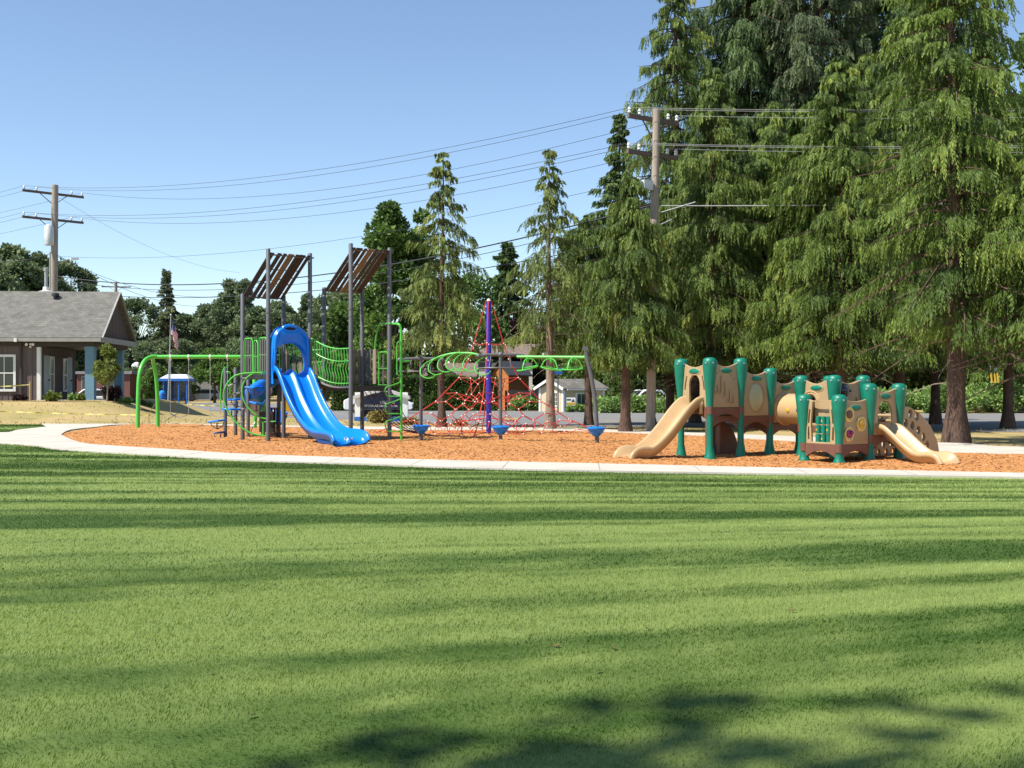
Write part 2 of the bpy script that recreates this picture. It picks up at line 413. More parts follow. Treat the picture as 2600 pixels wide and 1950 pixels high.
n = 200000; x = RNG.uniform(-16, 12.5, n); y = RNG.uniform(19.5, 50, n)
k = (RNG.random(n) < np.interp(y, [20, 26, 34, 50], [1, .8, .5, .3])) & (x < .46 * y + 1) & inside(x, y, mulch_poly); x, y = x[k], y[k]; n = len(x)
z = hm(x, y) + .006; yaw = RNG.uniform(0, 2 * np.pi, n); tl = RNG.normal(0, .12, n); L = RNG.uniform(.012, .034, n); W = RNG.uniform(.006, .013, n)
d = np.stack([np.cos(yaw) * np.cos(tl), np.sin(yaw) * np.cos(tl), np.sin(tl)], -1) * L[:, None]; s_ = np.stack([-np.sin(yaw), np.cos(yaw), RNG.normal(0, .4, n)], -1) * W[:, None]
c = np.stack([x, y, z], -1)
o = npmesh('wood_chips', np.stack([c - d - s_, c + d - s_ * .6, c + d * .9 + s_, c - d + s_ * .8], 1).reshape(-1, 3), 4, M_chip, tint=RNG.beta(2, 2, n)); tag(o, 'loose orange bark chips over the play area', 'bark chips', kind='stuff')
# ---------------------------------------------------------------- foliage builders
def unit(a): return a / (np.linalg.norm(a, axis=-1, keepdims=True) + 1e-9)
def leaves(P, D, S, L, W):
    """rhombic leaves: base P, direction D, side S"""
    return np.stack([P, P + D * (L * .45)[:, None] + S * (W / 2)[:, None], P + D * L[:, None], P + D * (L * .5)[:, None] - S * (W / 2)[:, None]], 1).reshape(-1, 3)
M_cedar = leafmat('cedar_spray', (.028, .06, .014), (.175, .25, .048), (.38, .39, .09), trans=.32)
M_cedar2 = leafmat('cedar_spray_green', (.03, .066, .014), (.185, .265, .045), (.38, .42, .09), trans=.32)
M_pale = leafmat('cedar_spray_thin', (.06, .095, .025), (.23, .29, .07), (.42, .42, .12), trans=.3)
M_fir = leafmat('fir_needles', (.028, .06, .018), (.105, .17, .05), (.19, .26, .075), trans=.25)
M_firg = leafmat('cypress_needles', (.06, .085, .04), (.16, .195, .085), (.24, .27, .11), trans=.28)
M_decid = leafmat('broad_leaves', (.04, .085, .022), (.18, .29, .06), (.30, .42, .10), trans=.3)
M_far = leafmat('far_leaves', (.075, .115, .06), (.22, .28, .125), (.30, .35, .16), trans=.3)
M_bramble = leafmat('bramble_leaves', (.08, .15, .035), (.33, .48, .13), (.5, .62, .27), trans=.3)
M_hedge = leafmat('laurel_leaves', (.035, .075, .018), (.14, .21, .045), (.28, .34, .09), trans=.25)
M_firg2 = leafmat('grey_green_needles', (.03, .055, .025), (.115, .155, .065), (.19, .235, .09), trans=.25)
M_plum = leafmat('plum_leaves', (.012, .006, .008), (.05, .02, .025), trans=.15)
M_sap = leafmat('sapling_leaves', (.09, .13, .02), (.26, .30, .07), (.42, .42, .12), trans=.3)
M_dryb = leafmat('straw_leaves', (.16, .13, .04), (.40, .33, .12), (.5, .42, .16), trans=.2)
M_bark = pm('cedar_bark', (.15, .095, .07), .95, scale=5, stretch=(6, 6, .5), col2=(.06, .042, .034), bump=1.0, bscale=9, spec=.1)
M_barkpale = pm('pale_bark', (.30, .23, .18), .9, scale=5, stretch=(5, 5, .6), col2=(.18, .13, .10), bump=.8, bscale=9, spec=.1)
M_twig = pm('dead_twig', (.33, .29, .22), .9, .2, 6, spec=.1)

def trunk_mesh(name, parent, x, y, z0, H, r0, mat, rng, wob=.12, lean=(0, 0), n=10, r1=.02, flare=1.5):
    b = MB(); pts = []; rs = []; K = 14
    for i in range(K + 1):
        t = i / K
        pts.append((x + lean[0] * t * H + wob * math.sin(t * 5 + x) * t ** .5 * .6, y + lean[1] * t * H + wob * .4 * math.sin(t * 7 + y), z0 - .1 + H * t))
        rs.append(max(r1, r0 * (1 - t) ** .85 * (1 + (flare - 1) * max(0, 1 - t * 14)) * (1 + .07 * math.sin(t * 40 + y))))
    b.tube(pts, rs, n); return b.build(name, mat, parent, sharp=80), np.array(pts)
DENS = 2.6; NBM = 1.6
def conifer(name, x, y, H, Rad, label, cat='tree', group=None, z0=0.0, cb=.12, nb=90, spb=14, leaf=.24, lw=.05, m=7, mat=None, bark=None, r0=.2, droop=.5,
            hang=1.25, seed=1, pw=.85, dead=0, lean=(0, 0), top=.0, sparse=0.0, wob=.1, spray=.5, rise=.25, tip=.12, side=None, zmin=0.0, dens=1.0):
    nb = int(nb * NBM); rng = np.random.default_rng(seed); mat = mat or M_cedar; bark = bark or M_bark
    th = thing(name, (x, y, z0), label, cat, group)
    tr, tp = trunk_mesh('trunk', th, x, y, z0, H, r0, bark, rng, wob, lean)
    zt = tp[:, 2]; VV = []; TT = []; sticks = MB(); dsticks = MB()
    for i in range(nb + dead):
        isdead = i >= nb
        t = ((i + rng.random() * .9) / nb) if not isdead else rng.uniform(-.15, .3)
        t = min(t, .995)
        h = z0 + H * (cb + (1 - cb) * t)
        if h < z0 + 1.2: continue
        cx = np.interp(h, zt, tp[:, 0]); cy = np.interp(h, zt, tp[:, 1])
        az = i * 2.39996 + rng.normal(0, .35)
        if side is not None and rng.random() < .75: az = side + rng.normal(0, .9)
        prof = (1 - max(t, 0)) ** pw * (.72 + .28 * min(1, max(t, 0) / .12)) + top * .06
        L = Rad * prof * rng.uniform(.45, 1.12) + .12
        if isdead: L *= rng.uniform(.4, .8)
        K = 7; q = np.linspace(0, 1, K)
        dirv = np.array([math.cos(az), math.sin(az)])
        rs_ = rise * rng.uniform(-.3, 1.9) * (.4 + t); dr = droop * rng.uniform(.6, 1.3)
        zz = h + L * (rs_ * q - dr * q ** 2 + tip * np.maximum(0, q - .7) * 3 * L * .3)
        bend = rng.normal(0, .12) * q ** 2 * L
        bp_ = np.stack([cx + dirv[0] * L * q - dirv[1] * bend, cy + dirv[1] * L * q + dirv[0] * bend, zz], -1)
        rr = max(.008, .05 * L / 3.5 * r0 / .2)
        if L > .5: (dsticks if isdead else sticks).tube([tuple(p) for p in bp_[::2]], [rr * (.6 if isdead else .8) * (1 - .85 * k / 3) for k in range(4)], 3, cap=False)
        if isdead: continue
        if rng.random() < sparse: continue
        ns = max(3, int(spb * dens * DENS * (.3 + .7 * min(1, L / Rad * 1.3)) * rng.uniform(.8, 1.2)))
        qq = rng.uniform(.12, 1.0, ns) ** .75
        px = np.stack([np.interp(qq, q, bp_[:, k]) for k in range(3)], -1)
        # second order twigs put sprays beside the limb
        latv = np.array([-dirv[1], dirv[0], 0.0]); lat = rng.normal(0, 1, ns) * L * .2 * (1.15 - qq) + rng.normal(0, .1, ns)
        px = px + latv * lat[:, None] + np.array([0, 0, -1.0]) * (np.abs(lat) * .25)[:, None]
        out = np.array([dirv[0], dirv[1], 0.0])
        A = unit(out * rng.uniform(.1, .8, ns)[:, None] + latv * (np.sign(lat) * rng.uniform(0, .6, ns))[:, None] + np.array([0, 0, -1.0]) * (hang * rng.uniform(.5, 1.7, ns))[:, None])
        B = unit(np.cross(A, rng.normal(0, 1, (ns, 3)) + out * .8)); Nn = np.cross(A, B)
        SL = spray * rng.uniform(.4, 1.25, ns) * min(1, .3 + 1.1 * L / Rad)
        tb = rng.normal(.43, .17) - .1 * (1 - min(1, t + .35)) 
        for j in range(m):
            f = j / (m - 1); sgn = 1 if j % 2 else -1
            base = px + A * (SL * f * .8)[:, None] - Nn * (0.0)
            Dd = unit(A * (1.0 + .25 * f) + B * (sgn * (.55 - .4 * f)) + rng.normal(0, .15, (ns, 3)))
            Sd = unit(np.cross(Dd, Nn) + rng.normal(0, .25, (ns, 3)))
            Ll = leaf * 1.1 * (1.15 - .5 * f) * rng.uniform(.7, 1.3, ns)
            kz = base[:, 2] > zmin + rng.uniform(-.15, .5, ns)
            if not kz.all(): base, Dd, Sd = base[kz], Dd[kz], Sd[kz]; Ll = Ll[kz]
            VV.append(leaves(base, Dd, Sd, Ll, lw * .85 * rng.uniform(.7, 1.4, len(base))))
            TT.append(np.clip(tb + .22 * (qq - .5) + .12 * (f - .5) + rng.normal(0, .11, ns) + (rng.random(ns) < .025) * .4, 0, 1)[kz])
    if sticks.v: sticks.build('limbs', bark, th, sharp=80, weld=False)
    if dsticks.v: dsticks.build('dead_limbs', M_twig, th, sharp=80, weld=False)
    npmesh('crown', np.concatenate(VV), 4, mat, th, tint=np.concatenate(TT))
    return th
def leaf_cloud(rng, cen, rad, n, leaf, flat=.75, shell=.55, up=.3):
    """leaves around cluster centres: cen (k,3), rad (k,)"""
    k = rng.integers(0, len(cen), n); d = unit(rng.normal(0, 1, (n, 3))); r = rad[k] * rng.uniform(shell, 1.08, n)
    P = cen[k] + d * r[:, None] * np.array([1, 1, flat])
    D = unit(rng.normal(0, 1, (n, 3)) + d * .8 + np.array([0, 0, up])); S = unit(np.cross(D, rng.normal(0, 1, (n, 3)) + np.array([0, 0, 1.2])))
    L = leaf * rng.uniform(.6, 1.3, n)
    return leaves(P, D, S, L, L * rng.uniform(.55, .8, n)), k
def broadleaf(name, x, y, H, Rad, label, cat='tree', group=None, z0=0.0, cb=.25, nc=40, n=9000, leaf=.3, mat=None, bark=None, r0=.2, seed=1, shape='round', cr=.28, lean=(0, 0), stems=1):
    rng = np.random.default_rng(seed); mat = mat or M_decid; bark = bark or M_barkpale
    th = thing(name, (x, y, z0), label, cat, group)
    tr, tp = trunk_mesh('trunk', th, x, y, z0, H * .85, r0, bark, rng, .1, lean)
    cen = []
    while len(cen) < nc:
        t = rng.random(); a = rng.uniform(0, 2 * np.pi)
        if shape == 'round': pr = math.sqrt(max(0, 1 - (2 * t - .85) ** 2 / 1.4))
        elif shape == 'cone': pr = (1 - t) ** .8 * 1.05 + .08
        else: pr = (min(1, t * 2.2 + .35)) * (1.02 - t ** 3)
        r = Rad * pr * rng.random() ** .45 * (1 - cr * .5)
        cen.append((x + r * math.cos(a) + lean[0] * H * t, y + r * math.sin(a), z0 + H * (cb + (1 - cb) * (t * .93))))
    cen = np.array(cen); rad = Rad * cr * rng.uniform(.6, 1.25, nc)
    V, k = leaf_cloud(rng, cen, rad, n, leaf)
    base = rng.normal(.4, .14, nc)
    br = MB()
    for c in cen[::2]:
        h = min(c[2] - .3, z0 + H * .8); h = z0 + max(H * cb * .7, (h - z0) * .6)
        s0 = Vector((np.interp(h, tp[:, 2], tp[:, 0]), np.interp(h, tp[:, 2], tp[:, 1]), h)); e = Vector(c)
        br.tube([s0, s0.lerp(e, .5) + Vector((0, 0, .1 * Rad)), e], [r0 * .35, r0 * .2, r0 * .06], 4, cap=False)
    br.build('limbs', bark, th, sharp=80, weld=False)
    npmesh('crown', V, 4, mat, th, tint=np.clip(base[k] + rng.normal(0, .13, n), 0, 1))
    return th
def bush(name, label, cat, cen, rad, n, leaf, mat, loc, group=None, seed=1, kind=None, flat=.8, shell=.5, twig=None):
    rng = np.random.default_rng(seed); V, k = leaf_cloud(rng, np.array(cen, float), np.array(rad, float), n, leaf, flat, shell)
    base = rng.normal(.42, .1, len(cen)); V[:, 2] = np.maximum(V[:, 2], loc[2] + .01)
    o = npmesh(name, V, 4, mat, loc=loc, tint=np.clip(base[k] + rng.normal(0, .14, n), 0, 1))
    return tag(o, label, cat, group, kind)
# ---------------------------------------------------------------- play equipment materials
M_teal = pm('teal_plastic', (.0, .16, .098), .42, .12, 6, bump=.12, bscale=120)
M_tan = pm('tan_plastic', (.38, .265, .14), .42, .06, 4, bump=.1, bscale=120)
M_sand = pm('sand_plastic', (.50, .335, .17), .3, .05, 4, bump=.06, bscale=100)
M_brown = pm('brown_plastic', (.15, .065, .042), .5, .12, 5, bump=.1, bscale=120)
M_cream = pm('cream_plastic', (.42, .39, .22), .4, .08, 5)
M_blue = pm('blue_plastic', (.0, .19, .74), .3, .05, 4, spec=.5)
M_blued = pm('navy_plastic', (.015, .10, .30), .35, .08, 4)
M_green = pm('green_powder_coat', (.085, .47, .055), .3, .06, 3)
M_grey = pm('grey_powder_coat', (.105, .105, .11), .45, .08, 6)
M_black = pm('black_coated_deck', (.018, .019, .021), .5, .2, 8)
M_yel = pm('yellow_plastic', (.62, .36, .03), .35)
M_purple = pm('purple_plastic', (.28, .02, .14), .35)
M_red = pm('red_rope', (.52, .035, .025), .7, .15, 60)
M_rope = pm('black_rope', (.03, .025, .03), .8, .2, 60)
M_conn = pm('white_connector', (.78, .74, .68), .4)
M_mast = pm('violet_paint', (.035, .02, .30), .35, .1, 3)
M_wood1 = pm('brown_slat', (.032, .018, .013), .6, scale=2, stretch=(12, 12, 1), col2=(.02, .012, .009), bump=.2, bscale=12)
M_wood2 = pm('tan_slat', (.17, .115, .06), .6, .1, 3, bump=.2, bscale=12)
M_wood3 = pm('grey_brown_slat', (.03, .027, .023), .65, .15, 4, bump=.2, bscale=12)
M_plank1 = pm('brown_plank', (.20, .145, .115), .65, .15, 3, bump=.2, bscale=12); M_plank2 = pm('grey_plank', (.10, .095, .09), .65, .15, 3, bump=.2, bscale=12); M_plank3 = pm('tan_plank', (.27, .19, .14), .65, .12, 3, bump=.2, bscale=12)
M_galv = pm('galvanised_steel', (.42, .42, .41), .4, .08, 12, metal=.6)
M_dark = pm('dark_recess', (.012, .012, .014), .8)

def slide_body(path, width, name, mat, parent, lanes=1, wall=.2, lat=None, thick=.045, bevel=0, flare_end=True):
    """moulded chute swept along 3-D points"""
    P = spline(path, 7); n = len(P); W = width / 2; b = MB()
    if lanes == 1:
        top = [(-W - .035, wall * .55), (-W - .03, wall * .92), (-W, wall), (-W + .04, wall * .9), (-W + .07, wall * .45), (-W + .13, .06), (-W * .45, .005), (0, 0)]
    else:
        top = [(-W - .035, wall * .5), (-W - .03, wall * .92), (-W, wall), (-W + .04, wall * .9), (-W + .07, wall * .4), (-W + .13, .04), (-W * .55, 0), (-W * .25, .02), (-.075, .055), (-.03, .115), (0, .125)]
    prof = top + [(-x, z) for x, z in reversed(top[:-1])]
    prof = prof + [(W + .0, wall * .4), (W - .04, -.02), (W * .5, -thick), (0, -thick), (-W * .5, -thick), (-W + .04, -.02), (-W, wall * .4)]
    k = len(prof); vs = []
    for i in range(n):
        t = (P[min(i + 1, n - 1)] - P[max(i - 1, 0)]).normalized()
        s = Vector((t.y, -t.x, 0))
        s = s.normalized() if s.length > 1e-4 else Vector((1, 0, 0))
        if lat: s = Vector(lat)
        u = s.cross(t).normalized()
        if u.z < 0: u = -u
        for (x, z) in prof: vs.append(P[i] + s * x + u * z)
    fs = [(i * k + j, i * k + (j + 1) % k, (i + 1) * k + (j + 1) % k, (i + 1) * k + j) for i in range(n - 1) for j in range(k)]
    fs += [tuple(range(k)), tuple((n - 1) * k + j for j in range(k - 1, -1, -1))]
    b.add(vs, fs)
    return b.build(name, mat, parent, sharp=70)

# ================================================================ tan and teal toddler structure
GA, GB, G0 = Vector((.513, -.778, 0)), Vector((.778, .512, 0)), Vector((6.14, 24.0, 0))
def nd(a, b, z=0.0): return G0 + GA * a + GB * b + Vector((0, 0, z))
uA, uB = GA.normalized(), GB.normalized(); UL = GA.length; UZ = Vector((0, 0, 1))
ts = thing('toddler_play_structure', nd(-1, .5), 'tan and green plastic play structure with two tan slides and a crawl tunnel', 'play structure')
def tpost(a, b_, deck, top, s=1.0):
    c = nd(a, b_); m = MB()
    lr = .145 * s
    leg = [(lr, -.06), (lr * 1.0, .03), (lr * .78, .12), (.072 * s if deck > .5 else .06, min(.34, deck * .6)), (.07 * s, deck - .14)]
    m.lathe(leg, c, 14)
    H = top - deck
    m.lathe([(.075 * s, deck + .02), (.085 * s, deck + H * .2), (.112 * s, deck + H * .42), (.14 * s, deck + H * .66), (.158 * s, top - .17), (.156 * s, top - .09), (.132 * s, top - .03), (.08 * s, top - .005), (.02, top)], c, 16)
    p = m.build('post', M_teal, ts, sharp=50)
    MB().lathe([(.08 * s, deck - .15), (.082 * s, deck + .025)], c, 14).build('collar', M_brown, p)
    for d in ((uA + uB * -.3).normalized(), (uB * -1 + uA * .3).normalized()):
        MB().lathe([(.02, .0), (.02, .02)], c + Vector((0, 0, top - .12)) + d * (.15 * s), 8, ax=(UZ.cross(d), UZ, d)).build('bolt', M_galv, p)
TP = [(-3, -1, 1.17, 2.26), (-2, -1, 1.17, 2.27), (-3, 0, 1.17, 2.26), (-2, 0, 1.17, 2.27), (-2, 1, .96, 2.06), (-3, 1, .96, 2.06), (-2, 2, .78, 1.85), (-3, 2, .78, 1.85),
      (-1, 1, .78, 1.88), (0, 1, .78, 1.88), (0, 2, .78, 1.88), (-1, 2, .78, 1.88), (0, 0, .43, 1.47), (1, 0, .43, 1.47), (1, 1, .6, 1.70), (1, 2, .6, 1.70)]
for p in TP: tpost(*p)
def tdeck(a, b_, z):
    m = MB(); cs = [nd(a, b_), nd(a + 1, b_), nd(a + 1, b_ + 1), nd(a, b_ + 1)]
    m.prism([(.04, .04), (UL - .04, .04), (UL - .04, UL - .04), (.04, UL - .04)], cs[0] + Vector((0, 0, z - .05)), uA, uB, .06)
    for i in range(4):
        p, q = cs[i], cs[(i + 1) % 4]; ex = (q - p).normalized(); L = (q - p).length
        arch = [(.05, 0), (L - .05, 0), (L - .05, -.29)] + [(L - .05 - (L - .1) * t, -.29 + .16 * math.sin(math.pi * t)) for t in (.12, .3, .5, .7, .88)] + [(.05, -.29)]
        m.prism(arch[::-1], p + Vector((0, 0, z)), ex, UZ, .07)
    m.build('deck', M_brown, ts, bevel=.008)
for d in ((-3, -1, 1.17), (-3, 0, .97), (-3, 1, .80), (-1, 1, .775), (0, 0, .44), (0, 1, .61)): tdeck(*d)
def tpanel(n1, n2, z0, z1, holes=(), sag=.09, mat=None, th=.055, inset=.075, badge=True, side=1, name='panel'):
    p, q = nd(*n1), nd(*n2); ex = (q - p).normalized(); L = (q - p).length; H = z1 - z0
    o = p + Vector((0, 0, z0))
    out = [(inset, 0), (L - inset, 0), (L - inset - .01, H * .5), (L - inset - .045, H - .09)]
    out += [(L - .12 - (L - .24) * t, H - .09 - sag * math.sin(math.pi * t)) for t in (.15, .3, .5, .7, .85)] + [(inset + .045, H - .09), (inset + .01, H * .5)]
    m = MB(); m.prism(out, o, ex, UZ, th, holes=holes)
    pn = m.build(name, mat or M_tan, ts, bevel=.012)
    nrm = ex.cross(UZ).normalized() * side
    if badge:
        c = o + ex * (L / 2) + UZ * (H - .27) + nrm * (th / 2)
        MB().lathe([(1, -.0), (1, .012), (.8, .022), (.3, .028)], c, 20, ax=(ex, UZ, nrm), sx=.165, sy=.06).build('badge', M_teal, pn, sharp=60)
        MB().lathe([(1, -.0), (1, .008), (.9, .01)], c, 20, ax=(ex, UZ, nrm), sx=.2, sy=.085).build('badge_rim', M_tan, pn, sharp=60)
    return pn, o, ex, nrm, L, H
def arch_hole(cx, w, z0, zs, zt, n=10):
    return [(cx - w / 2, z0), (cx + w / 2, z0), (cx + w / 2, zs)] + [(cx + w / 2 * math.cos(math.pi * i / n), zs + (zt - zs) * math.sin(math.pi * i / n)) for i in range(1, n)] + [(cx - w / 2, zs)]
# slide entry panel, facing left and front, lit
def slot(x, z0, z1, lean, w=.035): return [(x, z0), (x + w, z0), (x + w + lean * .4, (z0 + z1) / 2), (x + w + lean, z1 - .02), (x + lean + w * .3, z1), (x + lean * .4, (z0 + z1) / 2)]
pn, o, ex, nr, L, H = tpanel((-3, -1), (-2, -1), 1.17, 2.24, holes=[arch_hole(UL / 2, .34, .06, .50, .72), slot(.135, .38, .70, .06), [(UL - x, z) for x, z in slot(.135, .38, .70, .06)][::-1]])
nr = -uB
m = MB()
arc = [o + ex * (UL / 2 + .2 * math.cos(a)) + UZ * (.50 + .24 * math.sin(a)) for a in np.linspace(0, math.pi, 14)]
m.tube([o + ex * (UL / 2 + .2) + UZ * .05] + arc + [o + ex * (UL / 2 - .2) + UZ * .05], .03, 8)
m.build('arch_rim', M_tan, pn)
m = MB()
for sx in (-.3, .3):
    m.ball(o + ex * (UL / 2 + sx * .92) + UZ * .07 + nr * .08, .06, 8, 1.6)
    m.tube([o + ex * (UL / 2 + sx * .92) + UZ * -.14 + nr * .08, o + ex * (UL / 2 + sx * .92) + UZ * .1 + nr * .08], .045, 8)
m.build('hand_grip', M_sand, pn)
# vine panel
pn, o, ex, nr, L, H = tpanel((-2, -1), (-2, 0), 1.17, 2.25)
m = MB(); nr = uA
for k, (x0, zt, zb) in enumerate(((.30, .70, .30), (.42, .56, .22), (.56, .40, .1), (.68, .28, .06), (.2, .5, .3))):
    m.tube(spline([o + ex * x0 + UZ * zt + nr * .03, o + ex * (x0 + .015) + UZ * (zt * .6 + zb * .4) + nr * .045, o + ex * (x0 + .0) + UZ * (zb + .04) + nr * .045, o + ex * (x0 - .04) + UZ * zb + nr * .04, o + ex * (x0 - .07) + UZ * (zb + .05) + nr * .03], 4), .016, 6)
for x, z in ((.2, .75), (.3, .8), (.42, .76), (.55, .8), (.62, .7), (.7, .62), (.35, .68), (.5, .66)): m.ball(o + ex * x + UZ * z + nr * .028, .018, 6)
m.build('vine_relief', M_tan, pn)
# bubble window panel
pn, o, ex, nr, L, H = tpanel((-2, 0), (-2, 1), .97, 2.08, holes=[ell(UL / 2, .42, .22, .32, 24)]); nr = uA
MB().lathe([(1, 0), (.93, .03), (.7, .06), (.3, .075), (.02, .078)], o + ex * (UL / 2) + UZ * .42, 24, ax=(ex, UZ, nr), sx=.235, sy=.335).build('bubble_window', M_cream, pn, sharp=60)
m = MB(); m.tube([o + ex * (UL / 2 + .245 * math.cos(a)) + UZ * (.42 + .345 * math.sin(a)) + nr * .025 for a in np.linspace(0, 2 * math.pi, 28)[:-1]], .014, 6, closed=True); m.build('window_rim', M_tan, pn)
# tunnel
tpanel((-2, 1), (-2, 2), .8, 1.87, holes=[ell(UL / 2, .33, .3, .3, 24)])
c0, c1 = nd(-2, 1.5, 1.12), nd(-1, 1.5, 1.12); m = MB(); ax = (uB, UZ, uA)
m.lathe([(.33, -.02), (.385, -.01), (.385, .05), (.35, .07), (.35, UL - .07), (.385, UL - .05), (.385, UL), (.33, UL), (.33, .0)], c0, 28, ax=ax)
tn = m.build('crawl_tunnel', M_sand, ts, sharp=50)
m = MB(); wd_ = (-uB * .9 + UZ * .15).normalized()
for f, mt in ((.45, M_yel), (.78, M_dark)):
    n_ = (uB * -1.0).normalized(); c = nd(-2 + f, 1.5, 1.10) + n_ * .335
    MB().lathe([(.045, 0), (.05, .02), (.03, .03)], c, 12, ax=(uA, UZ, n_)).build('porthole', mt, tn)
# tower two panels
pn, o, ex, nr, L, H = tpanel((-1, 1), (0, 1), .78, 1.87, holes=[arch_hole(.3, .30, .05, .50, .66)])
m = MB(); 
for k, rr in enumerate((.2, .25)):
    m.tube([o + ex * (.3 + rr * math.cos(a)) + UZ * (.5 + rr * 1.0 * math.sin(a)) - uB * .03 for a in np.linspace(0, math.pi, 14)], .018, 6)
m.build('rainbow_arch', M_sand, pn)
pn, o, ex, nr, L, H = tpanel((0, 1), (0, 2), .78, 1.87, holes=[ell(.27, .78 - .02, .15, .15, 20), slot(.66, .25, .62, -.03, .06)], badge=False)
m = MB(); c = o + ex * .27 + UZ * .76 + uA * .03
m.tube([c + ex * (.15 * math.cos(a)) + UZ * (.15 * math.sin(a)) for a in np.linspace(0, 2 * math.pi, 20)[:-1]], .016, 6, closed=True)
m.ball(c + ex * .2 + UZ * .0, .03, 8); m.build('steering_ring', M_black, pn)
mb = newmat('smoke_dome')[2]; mb.inputs['Base Color'].default_value = (.05, .05, .05, 1); mb.inputs['Roughness'].default_value = .08
MB().lathe([(.14, 0), (.12, .05), (.08, .08), (.02, .1)], c, 16, ax=(ex, UZ, uA)).build('bubble_dome', MATS['smoke_dome'], pn, sharp=80)
MB().box(c - ex * .0 + UZ * -.12, (.2, .02, .14), (ex, uA, UZ)).build('steering_panel', M_galv, pn)
tpanel((-1, 1), (-1, 2), .78, 1.87, holes=[ell(UL / 2, .33, .3, .3, 24)], badge=False)
tpanel((-1, 2), (0, 2), .78, 1.87, holes=[arch_hole(UL / 2, .34, .06, .5, .7)], badge=False)
for q in (((-3, 0), (-3, 1), .97, 2.06), ((-3, 1), (-3, 2), .8, 1.85)): tpanel(*q, holes=[ell(UL / 2, .45, .16, .22, 16)], badge=False)
# game panel with rollers
z0 = .44
pn, o, ex, nr, L, H = tpanel((0, 0), (1, 0), z0, 1.46, holes=[[(.225, .04), (.705, .04), (.725, .42), (.68, .88), (.25, .88), (.205, .42)], slot(.125, .08, .36, -.01, .04), slot(.12, .42, .72, .03, .04), [(UL - x, z) for x, z in slot(.125, .08, .36, -.01, .04)][::-1], [(UL - x, z) for x, z in slot(.12, .42, .72, .03, .04)][::-1]], badge=False, sag=.06)
MB().box(o + ex * (UL / 2) + UZ * .74 + uB * .16, (.62, .03, .34), (ex, uB, UZ)).build('hood_board', M_tan, pn)
for r_ in range(3):
    for c_ in range(3):
        c = o + ex * (.325 + .14 * c_) + UZ * (.03 + .185 * r_) + uB * .07
        ro = MB().lathe([(.02, 0), (.062, .005), (.062, .165), (.02, .175)], c, 12).build('roller', M_teal, pn)
        if (r_ + c_) % 2 == 1:
            MB().prism([(-.02, -.02), (.02, -.02), (0, .03)], c + UZ * .08 - uB * .063, ex, UZ, .006).build('roller_mark', M_yel, ro)
# flower dial panel
pn, o, ex, nr, L, H = tpanel((1, 0), (1, 1), z0, 1.46, sag=.05)
for (x, z, inner, nm) in ((.25, .62, M_brown, 'dark'), (.62, .42, M_yel, 'yellow'), (.25, .22, M_purple, 'purple')):
    c = o + ex * x + UZ * z + uA * .028
    m = MB()
    pet = [(.165 * (1 + .05 * math.cos(6 * a)) * math.cos(a) * .82, .165 * (1 + .05 * math.cos(6 * a)) * math.sin(a)) for a in np.linspace(0, 2 * math.pi, 25)[:-1]]
    m.prism(pet, c, ex, UZ, .03); d_ = m.build('flower_dial', pm('straw_plastic', (.72, .56, .20), .4) if 'straw_plastic' not in MATS else MATS['straw_plastic'], pn, bevel=.01)
    mm = MB(); mm.tube([c + uA * .015 + ex * (.12 * math.cos(t)) + UZ * (.135 * math.sin(t)) for t in np.linspace(0, 2 * math.pi, 22)[:-1]], .022, 7, closed=True); mm.build('dial_rim', MATS['straw_plastic'], d_)
    MB().lathe([(.09, .0), (.085, .035), (.05, .045), (.01, .048)], c, 16, ax=(ex, UZ, uA)).build('dial_hub', inner, d_, sharp=60)
    if nm == 'purple': MB().ball(c + uA * .06 + ex * .03 + UZ * .03, .04, 8).build('dial_knob', M_purple, d_)
m = MB()
for k in range(14): m.ball(o + ex * (.42 + .4 * random.random()) + UZ * (.06 + .12 * random.random()) + uA * .028, .012, 6)
m.build('braille_dots', M_sand, pn)['kind'] = 'stuff'
# oval opening panel and right slide
tpanel((1, 1), (1, 2), .61, 1.69, holes=[[(x, z) for x, z in arch_hole(UL / 2, .46, .05, .42, .72)]])
a0 = nd(1, 1.5)
sp = [(0, .66), (.14, .66), (.3, .56), (.6, .33), (.86, .17), (1.08, .12), (1.3, .135), (1.42, .11), (1.48, .02)]
slide_body([a0 + uA * (s * 1.0 - .02) + UZ * z for s, z in sp], .56, 'tan_slide', M_sand, ts, wall=.19)
MB().box(a0 + uA * 1.15 + UZ * .04, (.25, .32, .12), (uA, uB, UZ)).build('slide_foot', M_brown, ts, bevel=.02)
# left slide
b0 = nd(-2.5, -1)
sp = [(-.02, 1.2), (.15, 1.18), (.4, 1.0), (.9, .55), (1.3, .27), (1.6, .14), (1.88, .145), (2.04, .11), (2.1, .02)]
slide_body([b0 - uB * s * .91 + UZ * z for s, z in sp], .56, 'tan_slide', M_sand, ts, wall=.22)
MB().box(b0 - uB * 1.6 + UZ * .05, (.25, .34, .14), (uB, uA, UZ)).build('slide_foot', M_tan, ts, bevel=.02)
